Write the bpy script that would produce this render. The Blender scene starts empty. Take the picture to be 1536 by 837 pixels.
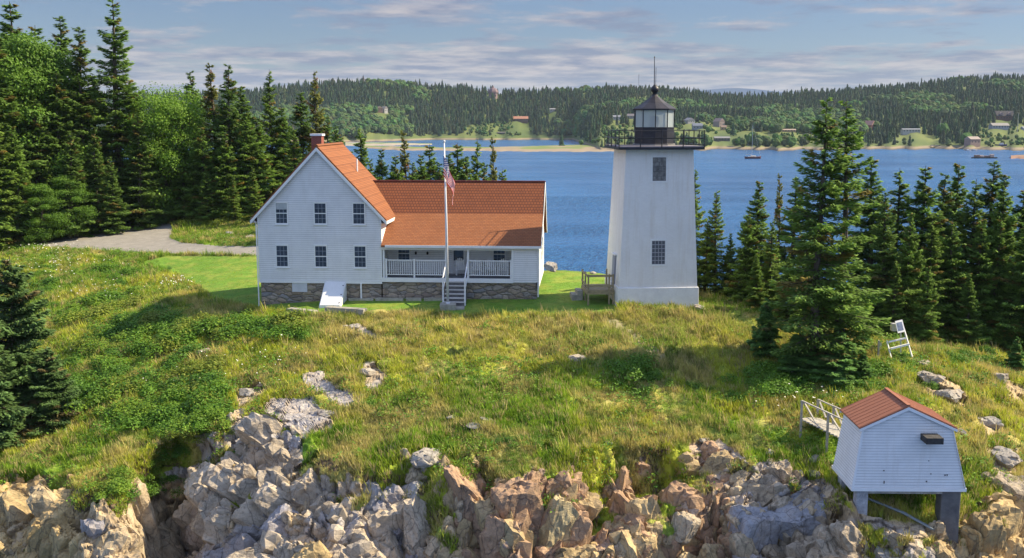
import bpy, math, random
import numpy as np
from mathutils import Vector
from mathutils.bvhtree import BVHTree

# ------------------------------------------------------------------ camera, sky, sun, exposure
F = 1600.; CX = 768.; CY = 418.5; H = 24.0
TH = math.atan(238 / F)
sc = bpy.context.scene
C = sc.collection
cam = bpy.data.cameras.new('camera'); camo = bpy.data.objects.new('camera', cam); C.objects.link(camo)
cam.sensor_width = 36; cam.lens = 36 * F / 1536; cam.clip_end = 20000; cam.clip_start = 0.5
camo.location = (0, 0, H); camo.rotation_euler = (math.pi / 2 - TH, 0, 0)
sc.camera = camo
SUN_EL, SUN_AZ = math.radians(41), math.radians(82)      # azimuth from +Y towards +X
sun = bpy.data.lights.new('sun', 'SUN'); suno = bpy.data.objects.new('sun', sun); C.objects.link(suno)
sun.energy = 5.0; sun.angle = math.radians(0.5); sun.color = (1.0, 0.85, 0.58)
sd = Vector((math.cos(SUN_EL) * math.sin(SUN_AZ), math.cos(SUN_EL) * math.cos(SUN_AZ), math.sin(SUN_EL)))
suno.rotation_euler = sd.to_track_quat('Z', 'Y').to_euler(); suno.location = (60, 20, 80)
world = bpy.data.worlds.new('World'); sc.world = world; world.use_nodes = True
wn = world.node_tree; wn.nodes.clear()
def N(nt, t, **kw):
    n = nt.nodes.new(t)
    for k, v in kw.items():
        if k.startswith('i_'):
            key = k[2:]
            n.inputs[int(key) if key.isdigit() else key.replace('_', ' ')].default_value = v
        else: setattr(n, k, v)
    return n
def M_(nt, op, a, b=None, c=None):
    n = nt.nodes.new('ShaderNodeMath'); n.operation = op
    for i, v in enumerate((a, b, c)):
        if v is None: continue
        if isinstance(v, (int, float)): n.inputs[i].default_value = v
        else: nt.links.new(v, n.inputs[i])
    return n.outputs[0]
def MIX(nt, f, a, b):
    n = nt.nodes.new('ShaderNodeMix'); n.data_type = 'RGBA'
    for s, v in ((n.inputs[0], f), (n.inputs[6], a), (n.inputs[7], b)):
        if isinstance(v, (int, float)): s.default_value = v
        elif isinstance(v, tuple): s.default_value = v if len(v) == 4 else (*v, 1)
        else: nt.links.new(v, s)
    return n.outputs[2]
def RAMP(nt, f, stops):
    n = nt.nodes.new('ShaderNodeValToRGB'); e = n.color_ramp.elements
    while len(e) < len(stops): e.new(0.5)
    for el, (p, c) in zip(e, stops):
        el.position = p; el.color = (c, c, c, 1) if isinstance(c, (int, float)) else (*c, 1)
    nt.links.new(f, n.inputs[0]); return n.outputs[0]
def build_sky():
    nt = wn; L = nt.links
    sky = N(nt, 'ShaderNodeTexSky', sky_type='NISHITA'); sky.sun_disc = False
    sky.sun_elevation = SUN_EL; sky.sun_rotation = SUN_AZ; sky.altitude = 30; sky.air_density = 1.0; sky.dust_density = 0.6; sky.ozone_density = 2.0
    tc = N(nt, 'ShaderNodeTexCoord'); sp = N(nt, 'ShaderNodeSeparateXYZ'); L.new(tc.outputs['Generated'], sp.inputs[0])
    x, y, z = sp.outputs
    zz = M_(nt, 'ADD', M_(nt, 'MAXIMUM', z, 0.0), 0.075)
    cb = N(nt, 'ShaderNodeCombineXYZ'); L.new(M_(nt, 'DIVIDE', x, zz), cb.inputs[0]); L.new(M_(nt, 'DIVIDE', y, zz), cb.inputs[1]); cb.inputs[2].default_value = 3.7
    n1 = N(nt, 'ShaderNodeTexNoise', i_Scale=1.7, i_Detail=9.0, i_Roughness=0.62, i_Distortion=0.15); L.new(cb.outputs[0], n1.inputs['Vector'])
    n2 = N(nt, 'ShaderNodeTexNoise', i_Scale=0.4, i_Detail=3.0, i_Roughness=0.5); L.new(cb.outputs[0], n2.inputs['Vector'])
    # more cover low down, broken cloud above, extra cover overhead for fill light
    cover = RAMP(nt, M_(nt, 'MULTIPLY', z, 8.0), [(0.0, 0.20), (0.28, 0.16), (0.46, 0.11), (0.56, 0.0), (0.9, 0.0), (1.0, 0.12)])
    s = M_(nt, 'ADD', M_(nt, 'ADD', M_(nt, 'MULTIPLY', n1.outputs[0], 0.62), M_(nt, 'MULTIPLY', n2.outputs[0], 0.38)), cover)
    mask = RAMP(nt, s, [(0.51, 0.0), (0.60, 0.75), (0.72, 0.92)])
    # lit parts of the clouds
    off = N(nt, 'ShaderNodeVectorMath', operation='ADD'); L.new(cb.outputs[0], off.inputs[0]); off.inputs[1].default_value = (0.15, 0.45, 0)
    n3 = N(nt, 'ShaderNodeTexNoise', i_Scale=1.9, i_Detail=8.0, i_Roughness=0.62); L.new(off.outputs[0], n3.inputs['Vector'])
    lit = RAMP(nt, n3.outputs[0], [(0.42, 0.0), (0.62, 1.0)])
    hi = RAMP(nt, z, [(0.10, 0.0), (0.35, 1.0)])  # bright high sky, out of view, added as fill; low sky tinted darker
    ccol = MIX(nt, hi, MIX(nt, lit, (1.25, 1.42, 2.1), (3.3, 3.0, 3.05)), (4.1, 4.9, 7.2))
    tint = N(nt, 'ShaderNodeMix', data_type='RGBA', blend_type='MULTIPLY'); tint.inputs[0].default_value = 1
    L.new(sky.outputs[0], tint.inputs[6]); L.new(MIX(nt, hi, (0.33, 0.375, 0.49), (0.85, 0.95, 1.1)), tint.inputs[7])
    col = MIX(nt, mask, tint.outputs[2], ccol)
    bg = N(nt, 'ShaderNodeBackground', i_Strength=0.1); L.new(col, bg.inputs[0])
    out = N(nt, 'ShaderNodeOutputWorld'); L.new(bg.outputs[0], out.inputs[0])
build_sky()
sc.view_settings.view_transform = 'Standard'; sc.view_settings.look = 'None'
sc.view_settings.exposure = 0.88; sc.view_settings.gamma = 1.0
sc.render.engine = 'CYCLES'

# ------------------------------------------------------------------ maths helpers
cT, sT = math.cos(TH), math.sin(TH)
def ray(px, py):
    dx = (px - CX) / F; dy = (py - CY) / F
    return Vector((dx, cT - dy * sT, -sT - dy * cT))
def unproj(px, py, Y):
    d = ray(px, py); return Vector((0, 0, H)) + d * (Y / d.y)
def project(X, Y, Z):
    d = Y * cT - (Z - H) * sT
    u = Y * sT + (Z - H) * cT
    return CX + F * X / d, CY - F * u / d
def hash3(ix, iy, iz, k):
    h = (ix.astype(np.int64) * 73856093) ^ (iy.astype(np.int64) * 19349663) ^ (iz.astype(np.int64) * 83492791) ^ (k * 2654435761)
    h = (h ^ (h >> 13)) * 1274126177 & 0x7fffffff
    h = (h ^ (h >> 15)) * 2246822519 & 0x7fffffff
    return ((h ^ (h >> 13)) & 0xffffff) / float(0x1000000)
def vnoise(x, y, k=0, z=None):
    ix = np.floor(x); iy = np.floor(y); fx = x - ix; fy = y - iy
    fx = fx * fx * (3 - 2 * fx); fy = fy * fy * (3 - 2 * fy); zz = np.zeros_like(ix)
    a = hash3(ix, iy, zz, k); b = hash3(ix + 1, iy, zz, k); c = hash3(ix, iy + 1, zz, k); d = hash3(ix + 1, iy + 1, zz, k)
    return (a * (1 - fx) + b * fx) * (1 - fy) + (c * (1 - fx) + d * fx) * fy
def fbm(x, y, k=0, o=4):
    s = 0; a = 0.5; t = 0
    for i in range(o):
        s = s + a * vnoise(x * 2 ** i + 17 * i, y * 2 ** i - 9 * i, k + i); t += a; a *= 0.5
    return s / t
def facets(P, size, k, rot):
    """blocky fractured displacement: one tilted plane per jittered cell; returns (disp, crack distance, cell value)"""
    Q = (P @ rot.T) / size
    B = np.floor(Q); n = len(P)
    d1 = np.full(n, 1e9); d2 = np.full(n, 1e9); disp = np.zeros(n); val = np.zeros(n)
    for ox in (-1, 0, 1):
        for oy in (-1, 0, 1):
            for oz in (-1, 0, 1):
                cx, cy, cz = B[:, 0] + ox, B[:, 1] + oy, B[:, 2] + oz
                px = cx + 0.1 + 0.8 * hash3(cx, cy, cz, k); py = cy + 0.1 + 0.8 * hash3(cx, cy, cz, k + 1); pz = cz + 0.1 + 0.8 * hash3(cx, cy, cz, k + 2)
                ex, ey, ez = Q[:, 0] - px, Q[:, 1] - py, Q[:, 2] - pz
                d = np.abs(ex) ** 3 + np.abs(ey) ** 3 + np.abs(ez) ** 3
                r = hash3(cx, cy, cz, k + 3)
                dd = (r - 0.5) * 0.8 + (hash3(cx, cy, cz, k + 4) - 0.5) * 1.7 * ex + (hash3(cx, cy, cz, k + 5) - 0.5) * 1.7 * ey + (hash3(cx, cy, cz, k + 6) - 0.5) * 1.7 * ez
                m = d < d1
                d2 = np.where(m, d1, np.minimum(d2, d)); disp = np.where(m, dd, disp); val = np.where(m, r, val); d1 = np.where(m, d, d1)
    return disp, np.cbrt(d2) - np.cbrt(d1), val
def rotm(ax, ay, az):
    cx, sx, cy, sy, cz, sz = math.cos(ax), math.sin(ax), math.cos(ay), math.sin(ay), math.cos(az), math.sin(az)
    return np.array([[1, 0, 0], [0, cx, -sx], [0, sx, cx]]) @ np.array([[cy, 0, sy], [0, 1, 0], [-sy, 0, cy]]) @ np.array([[cz, -sz, 0], [sz, cz, 0], [0, 0, 1]])
def inpoly(px, py, poly):
    r = np.zeros(np.shape(px), bool); n = len(poly); j = n - 1
    for i in range(n):
        xi, yi = poly[i]; xj, yj = poly[j]
        if yi != yj:
            r ^= ((yi > py) != (yj > py)) & (px < (xj - xi) * (py - yi) / (yj - yi) + xi)
        j = i
    return r

# ------------------------------------------------------------------ scene helpers
def tag(o, label=None, cat=None, group=None, kind=None):
    if label: o['label'] = label
    if cat: o['category'] = cat
    if group: o['group'] = group
    if kind: o['kind'] = kind
    return o
def empty(name, loc=(0, 0, 0), rz=0, label=None, cat=None, group=None):
    o = bpy.data.objects.new(name, None); C.objects.link(o); o.location = loc; o.rotation_euler = (0, 0, rz); o.empty_display_size = 0.2
    return tag(o, label, cat, group)
def link(name, me, parent=None):
    o = bpy.data.objects.new(name, me); C.objects.link(o)
    if parent: o.parent = parent
    return o
def npmesh(name, V, Fc, mats, col=None, smooth=False, mi=None):
    V = np.asarray(V, np.float32); Fc = np.asarray(Fc, np.int32); n, k = Fc.shape
    me = bpy.data.meshes.new(name)
    me.vertices.add(len(V)); me.vertices.foreach_set('co', V.ravel())
    me.loops.add(n * k); me.loops.foreach_set('vertex_index', Fc.ravel())
    me.polygons.add(n); me.polygons.foreach_set('loop_start', np.arange(0, n * k, k, dtype=np.int32))
    if mi is not None: me.polygons.foreach_set('material_index', np.asarray(mi, np.int32))
    me.polygons.foreach_set('use_smooth', np.full(n, smooth))
    for m in (mats if isinstance(mats, (list, tuple)) else [mats]): me.materials.append(m)
    if col is not None:
        a = me.color_attributes.new('tone', 'FLOAT_COLOR', 'POINT')
        c = np.ones((len(V), 4), np.float32); c[:, :3] = col; a.data.foreach_set('color', c.ravel())
    me.update(calc_edges=True); return me
class MB:
    def __init__(s): s.v = []; s.f = []
    def add(s, vs, fs):
        b = len(s.v); s.v += [tuple(v) for v in vs]; s.f += [tuple(b + i for i in f) for f in fs]; return s
    def box(s, x0, x1, y0, y1, z0, z1):
        return s.add([(x0, y0, z0), (x1, y0, z0), (x1, y1, z0), (x0, y1, z0), (x0, y0, z1), (x1, y0, z1), (x1, y1, z1), (x0, y1, z1)],
                     [(0, 3, 2, 1), (4, 5, 6, 7), (0, 1, 5, 4), (1, 2, 6, 5), (2, 3, 7, 6), (3, 0, 4, 7)])
    def bar(s, a, b, w, h=None, up=(0, 0, 1)):
        h = w if h is None else h
        a = Vector(a); b = Vector(b); d = (b - a).normalized(); u = Vector(up)
        if abs(d.dot(u)) > 0.98: u = Vector((0, 1, 0))
        r = d.cross(u).normalized(); u = r.cross(d)
        q = []
        for p in (a, b):
            for i, j in ((-1, -1), (1, -1), (1, 1), (-1, 1)): q.append(p + r * (i * w / 2) + u * (j * h / 2))
        return s.add(q, [(0, 1, 2, 3), (7, 6, 5, 4), (0, 4, 5, 1), (1, 5, 6, 2), (2, 6, 7, 3), (3, 7, 4, 0)])
    def tube(s, pts, r, n=8):
        pts = [Vector(p) for p in pts]; rs = r if isinstance(r, (list, tuple)) else [r] * len(pts)
        b = len(s.v)
        for i, p in enumerate(pts):
            d = (pts[min(i + 1, len(pts) - 1)] - pts[max(i - 1, 0)]).normalized()
            u = Vector((0, 1, 0)) if abs(d.z) > 0.9 else Vector((0, 0, 1)); a = d.cross(u).normalized(); c = a.cross(d)
            for k in range(n):
                t = 2 * math.pi * k / n; s.v.append(tuple(p + a * (math.cos(t) * rs[i]) + c * (math.sin(t) * rs[i])))
        for i in range(len(pts) - 1):
            for k in range(n):
                s.f.append((b + i * n + k, b + i * n + (k + 1) % n, b + (i + 1) * n + (k + 1) % n, b + (i + 1) * n + k))
        s.f.append(tuple(b + k for k in reversed(range(n)))); s.f.append(tuple(b + (len(pts) - 1) * n + k for k in range(n)))
        return s
    def lathe(s, prof, n=16, ph=0, cx=0, cy=0):
        b = len(s.v)
        for r, z in prof:
            for k in range(n):
                t = ph + 2 * math.pi * k / n; s.v.append((cx + r * math.cos(t), cy + r * math.sin(t), z))
        for i in range(len(prof) - 1):
            for k in range(n):
                s.f.append((b + i * n + k, b + i * n + (k + 1) % n, b + (i + 1) * n + (k + 1) % n, b + (i + 1) * n + k))
        s.f.append(tuple(b + k for k in reversed(range(n)))); s.f.append(tuple(b + (len(prof) - 1) * n + k for k in range(n)))
        return s
    def prism(s, poly, y0, y1):   # polygon in x,z extruded along y
        n = len(poly)
        return s.add([(x, y0, z) for x, z in poly] + [(x, y1, z) for x, z in poly],
                     [tuple(range(n)), tuple(reversed(range(n, 2 * n)))] + [(i, i + n, (i + 1) % n + n, (i + 1) % n) for i in range(n)])
    def build(s, name, m, parent=None, smooth=False, bevel=0):
        me = bpy.data.meshes.new(name); me.from_pydata(s.v, [], s.f)
        for mm in (m if isinstance(m, (list, tuple)) else [m]): me.materials.append(mm)
        if smooth: me.polygons.foreach_set('use_smooth', [True] * len(me.polygons))
        me.update(); o = link(name, me, parent)
        if bevel:
            b = o.modifiers.new('b', 'BEVEL'); b.width = bevel; b.segments = 2; b.limit_method = 'ANGLE'
        return o
def copy_tree(o, parent=None):
    c = o.copy(); C.objects.link(c); c.parent = parent
    for ch in [q for q in o.children]: copy_tree(ch, c)
    return c

# ------------------------------------------------------------------ materials
def mat(name, col, rough=0.7, var=0.12, vs=3.0, bump=0.0, bs=20.0, metal=0.0, attr=False, trans=0.0, stretch=None, col2=None, spec=0.3):
    m = bpy.data.materials.new(name); m.use_nodes = True; nt = m.node_tree; L = nt.links
    p = nt.nodes['Principled BSDF']; p.inputs['Roughness'].default_value = rough; p.inputs['Metallic'].default_value = metal; p.inputs['Specular IOR Level'].default_value = spec
    tc = N(nt, 'ShaderNodeTexCoord'); vec = tc.outputs['Object']
    if stretch:
        mp = N(nt, 'ShaderNodeMapping'); mp.inputs['Scale'].default_value = stretch; L.new(vec, mp.inputs[0]); vec = mp.outputs[0]
    nz = N(nt, 'ShaderNodeTexNoise', i_Scale=vs, i_Detail=6.0, i_Roughness=0.65); L.new(vec, nz.inputs['Vector'])
    f = RAMP(nt, nz.outputs[0], [(0.3, 0.0), (0.7, 1.0)])
    if attr:
        at = N(nt, 'ShaderNodeAttribute', attribute_name='tone'); base = at.outputs['Color']
        hs = N(nt, 'ShaderNodeHueSaturation'); L.new(base, hs.inputs['Color']); L.new(M_(nt, 'ADD', M_(nt, 'MULTIPLY', f, 2 * var), 1 - var), hs.inputs['Value']); c = hs.outputs[0]
    else:
        c2 = col2 if col2 else tuple(max(0, v * (1 - 2 * var)) for v in col)
        c = MIX(nt, f, c2, tuple(min(1, v * (1 + (0 if col2 else var))) for v in col))
    L.new(c, p.inputs['Base Color'])
    if bump:
        nb = N(nt, 'ShaderNodeTexNoise', i_Scale=bs, i_Detail=5.0, i_Roughness=0.7); L.new(vec, nb.inputs['Vector'])
        b = N(nt, 'ShaderNodeBump', i_Strength=bump, i_Distance=0.05); L.new(nb.outputs[0], b.inputs['Height']); L.new(b.outputs[0], p.inputs['Normal'])
    if trans:
        tr = N(nt, 'ShaderNodeBsdfTranslucent'); L.new(c, tr.inputs[0]); mx = N(nt, 'ShaderNodeMixShader'); mx.inputs[0].default_value = trans
        L.new(p.outputs[0], mx.inputs[1]); L.new(tr.outputs[0], mx.inputs[2]); L.new(mx.outputs[0], nt.nodes['Material Output'].inputs[0])
    return m
def brickmat(name, c1, c2, cm, w, h, mortar=0.01, rough=0.85, bump=0.4, off=0.5, plane='xz', var=0.2, vs=0.6, stain=None):
    m = bpy.data.materials.new(name); m.use_nodes = True; nt = m.node_tree; L = nt.links; p = nt.nodes['Principled BSDF']; p.inputs['Roughness'].default_value = rough; p.inputs['Specular IOR Level'].default_value = 0.2
    tc = N(nt, 'ShaderNodeTexCoord'); sp = N(nt, 'ShaderNodeSeparateXYZ'); L.new(tc.outputs['Object'], sp.inputs[0])
    cb = N(nt, 'ShaderNodeCombineXYZ')
    L.new(sp.outputs[0] if plane[0] == 'x' else sp.outputs[1], cb.inputs[0]); L.new(sp.outputs[2] if plane[1] == 'z' else sp.outputs[1], cb.inputs[1])
    if plane == 'sum': L.new(M_(nt, 'ADD', sp.outputs[0], sp.outputs[1]), cb.inputs[0]); L.new(sp.outputs[2], cb.inputs[1])
    b = N(nt, 'ShaderNodeTexBrick', offset=off, i_Scale=1.0, i_Color1=(*c1, 1), i_Color2=(*c2, 1), i_Mortar=(*cm, 1)); b.inputs['Mortar Size'].default_value = mortar; b.inputs['Brick Width'].default_value = w; b.inputs['Row Height'].default_value = h; b.inputs['Bias'].default_value = 0.0
    L.new(cb.outputs[0], b.inputs[0])
    nz = N(nt, 'ShaderNodeTexNoise', i_Scale=vs, i_Detail=6.0, i_Roughness=0.65); L.new(tc.outputs['Object'], nz.inputs['Vector'])
    hs = N(nt, 'ShaderNodeHueSaturation'); L.new(b.outputs[0], hs.inputs['Color']); L.new(M_(nt, 'ADD', M_(nt, 'MULTIPLY', nz.outputs[0], 2 * var), 1 - var), hs.inputs['Value'])
    bc = hs.outputs[0]
    if stain:
        mp = N(nt, 'ShaderNodeMapping'); mp.inputs['Scale'].default_value = (2.2, 2.2, .16); L.new(tc.outputs['Object'], mp.inputs[0])
        n5 = N(nt, 'ShaderNodeTexNoise', i_Scale=1.6, i_Detail=7.0, i_Roughness=0.7); L.new(mp.outputs[0], n5.inputs['Vector']); bc = MIX(nt, RAMP(nt, n5.outputs[0], [(0.5, 0.0), (0.72, 0.5)]), bc, stain)
    L.new(bc, p.inputs['Base Color'])
    bp = N(nt, 'ShaderNodeBump', i_Strength=bump, i_Distance=0.02, invert=True); L.new(b.outputs['Fac'], bp.inputs['Height']); L.new(bp.outputs[0], p.inputs['Normal'])
    return m
MT = {}
MT['white'] = mat('white_paint', (0.80, 0.80, 0.79), 0.6, 0.04, 1.2, 0.05, 30)
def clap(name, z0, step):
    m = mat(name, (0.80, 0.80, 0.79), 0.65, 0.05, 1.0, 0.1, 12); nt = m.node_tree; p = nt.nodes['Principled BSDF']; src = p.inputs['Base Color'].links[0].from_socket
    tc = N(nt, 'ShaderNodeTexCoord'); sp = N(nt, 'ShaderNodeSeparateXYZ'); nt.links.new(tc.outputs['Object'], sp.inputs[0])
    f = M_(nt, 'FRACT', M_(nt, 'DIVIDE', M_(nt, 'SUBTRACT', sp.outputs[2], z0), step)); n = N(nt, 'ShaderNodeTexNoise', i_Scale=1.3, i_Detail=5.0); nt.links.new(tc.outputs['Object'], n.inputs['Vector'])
    line = M_(nt, 'MULTIPLY', M_(nt, 'LESS_THAN', f, .2), M_(nt, 'ADD', .25, M_(nt, 'MULTIPLY', n.outputs[0], .6)))   # shade under the laps, painted into the colour as dark lines
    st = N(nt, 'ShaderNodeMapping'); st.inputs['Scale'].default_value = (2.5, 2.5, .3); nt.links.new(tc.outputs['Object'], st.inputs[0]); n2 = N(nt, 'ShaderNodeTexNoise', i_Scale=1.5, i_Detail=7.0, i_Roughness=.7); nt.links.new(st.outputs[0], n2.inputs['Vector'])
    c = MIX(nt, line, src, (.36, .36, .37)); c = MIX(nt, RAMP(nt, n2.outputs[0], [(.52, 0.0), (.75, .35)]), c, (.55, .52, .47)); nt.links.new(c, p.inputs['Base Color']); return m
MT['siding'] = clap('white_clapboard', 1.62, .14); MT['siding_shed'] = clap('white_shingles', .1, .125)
MT['tower'] = brickmat('whitewashed_brick', (0.80, 0.79, 0.77), (0.76, 0.75, 0.73), (0.72, 0.71, 0.69), 0.22, 0.075, 0.008, 0.75, 0.35, plane='sum', var=0.10, vs=0.8, stain=(0.62, 0.56, 0.48))
MT['plinth'] = mat('whitewash', (0.78, 0.78, 0.77), 0.7, 0.06, 2.0, 0.2, 8)
MT['sidewall'] = mat('shaded_siding', (0.72, 0.72, 0.71), 0.7, 0.05, 2)
MT['roof'] = brickmat('asphalt_shingles', (0.31, 0.122, 0.052), (0.26, 0.10, 0.044), (0.165, 0.063, 0.032), 0.24, 0.085, 0.012, 0.9, 0.5, var=0.2, vs=0.9, stain=(0.22, 0.11, 0.06))
MT['roofwing'] = brickmat('patterned_shingles', (0.22, 0.075, 0.034), (0.18, 0.062, 0.030), (0.10, 0.036, 0.022), 0.2, 0.17, 0.025, 0.9, 0.6, var=0.14, vs=0.9)
MT['ridge'] = mat('ridge_cap', (0.20, 0.06, 0.045), 0.7, 0.15)
MT['brick'] = brickmat('red_brick', (0.30, 0.07, 0.045), (0.24, 0.05, 0.035), (0.25, 0.17, 0.14), 0.22, 0.08, 0.01, 0.9, 0.4, plane='sum')
MT['glass'] = mat('window_glass', (0.045, 0.055, 0.075), 0.08, 0.3, 1.5, spec=0.6)
MT['curtain'] = mat('pale_blind', (0.45, 0.47, 0.48), 0.4, 0.1)
MT['black'] = mat('black_iron', (0.018, 0.018, 0.024), 0.45, 0.3, 2, spec=0.5)
MT['blackroof'] = mat('black_copper_roof', (0.028, 0.024, 0.03), 0.5, 0.35, 2, spec=0.5)
MT['wood'] = mat('weathered_wood', (0.34, 0.28, 0.17), 0.8, 0.2, 4, 0.3, 20, stretch=(1, 1, 4))
MT['greywood'] = mat('grey_weathered_wood', (0.42, 0.39, 0.34), 0.8, 0.2, 4, 0.3, 20)
MT['darkwood'] = mat('dark_timber', (0.07, 0.065, 0.06), 0.8, 0.3, 4, 0.3, 20)
MT['concrete'] = mat('concrete', (0.36, 0.34, 0.29), 0.9, 0.2, 3, 0.3, 25)
MT['darkconcrete'] = mat('stained_concrete', (0.17, 0.165, 0.16), 0.9, 0.35, 2.5, 0.5, 12, col2=(0.09, 0.09, 0.095))
MT['palestone'] = mat('pale_concrete_pillar', (0.42, 0.42, 0.44), 0.9, 0.25, 5, 0.3, 15)
MT['rust'] = mat('rusty_roofing', (0.38, 0.15, 0.085), 0.75, 0.25, 3, stretch=(1, 6, 1), col2=(0.24, 0.10, 0.065))
MT['steel'] = mat('painted_pole', (0.66, 0.68, 0.72), 0.35, 0.05)
MT['alum'] = mat('aluminium', (0.62, 0.62, 0.6), 0.4, 0.05, metal=0.3)
MT['solar'] = mat('solar_cells', (0.20, 0.24, 0.34), 0.25, 0.2)
MT['red'] = mat('flag_red', (0.72, 0.012, 0.02), 0.7, 0.05, trans=0.3); MT['fwhite'] = mat('flag_white', (0.8, 0.78, 0.76), 0.7, 0.03, trans=0.3); MT['blue'] = mat('flag_blue', (0.02, 0.035, 0.20), 0.7, 0.05, trans=0.2)
MT['bark'] = mat('spruce_bark', (0.13, 0.105, 0.085), 0.95, 0.35, 6, 0.6, 18, stretch=(1, 1, 0.3))
MT['needle'] = mat('spruce_needles', (0, 0, 0), 0.75, 0.25, 1.2, attr=True, trans=0.3)
MT['leaf'] = mat('broad_leaves', (0, 0, 0), 0.6, 0.25, 1.5, attr=True, trans=0.38)
MT['grass'] = mat('grass_blades', (0, 0, 0), 0.8, 0.15, 1.0, attr=True, trans=0.35)
MT['flower'] = mat('white_flowers', (0.75, 0.75, 0.7), 0.8, 0.05)
def stone_mat():
    m = bpy.data.materials.new('fieldstone'); m.use_nodes = True; nt = m.node_tree; L = nt.links; p = nt.nodes['Principled BSDF']; p.inputs['Roughness'].default_value = 0.9
    tc = N(nt, 'ShaderNodeTexCoord'); mp = N(nt, 'ShaderNodeMapping'); mp.inputs['Scale'].default_value = (1.6, 1.6, 3.4); L.new(tc.outputs['Object'], mp.inputs[0])
    ns = N(nt, 'ShaderNodeTexNoise', i_Scale=1.5, i_Detail=2.0); L.new(mp.outputs[0], ns.inputs['Vector'])
    va = N(nt, 'ShaderNodeVectorMath', operation='MULTIPLY_ADD'); L.new(ns.outputs['Color'], va.inputs[0]); va.inputs[1].default_value = (0.7, 0.7, 0.7); L.new(mp.outputs[0], va.inputs[2])
    v = N(nt, 'ShaderNodeTexVoronoi', i_Scale=1.0); L.new(va.outputs[0], v.inputs['Vector'])
    e = N(nt, 'ShaderNodeTexVoronoi', feature='DISTANCE_TO_EDGE', i_Scale=1.0); L.new(va.outputs[0], e.inputs['Vector'])
    sp = N(nt, 'ShaderNodeSeparateColor'); L.new(v.outputs['Color'], sp.inputs[0])
    r = N(nt, 'ShaderNodeValToRGB'); el = r.color_ramp.elements
    for q in range(2): el.new(0.5)
    for a, (pp, c) in zip(el, [(0, (0.21, 0.18, 0.155)), (0.35, (0.34, 0.26, 0.19)), (0.7, (0.46, 0.37, 0.27)), (1, (0.28, 0.275, 0.28))]): a.position = pp; a.color = (*c, 1)
    L.new(sp.outputs[0], r.inputs[0])
    n2 = N(nt, 'ShaderNodeTexNoise', i_Scale=7.0, i_Detail=6.0, i_Roughness=0.7); L.new(tc.outputs['Object'], n2.inputs['Vector'])
    c = MIX(nt, RAMP(nt, n2.outputs[0], [(0.35, 0.0), (0.7, 0.5)]), r.outputs[0], (0.1, 0.095, 0.09))
    c = MIX(nt, RAMP(nt, e.outputs['Distance'], [(0.0, 1.0), (0.07, 0.0)]), c, (0.14, 0.125, 0.11)); L.new(c, p.inputs['Base Color'])
    b = N(nt, 'ShaderNodeBump', i_Strength=0.8, i_Distance=0.08); L.new(RAMP(nt, e.outputs['Distance'], [(0.0, 0.0), (0.2, 1.0)]), b.inputs['Height']); L.new(b.outputs[0], p.inputs['Normal'])
    return m
MT['stone'] = stone_mat()
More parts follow.
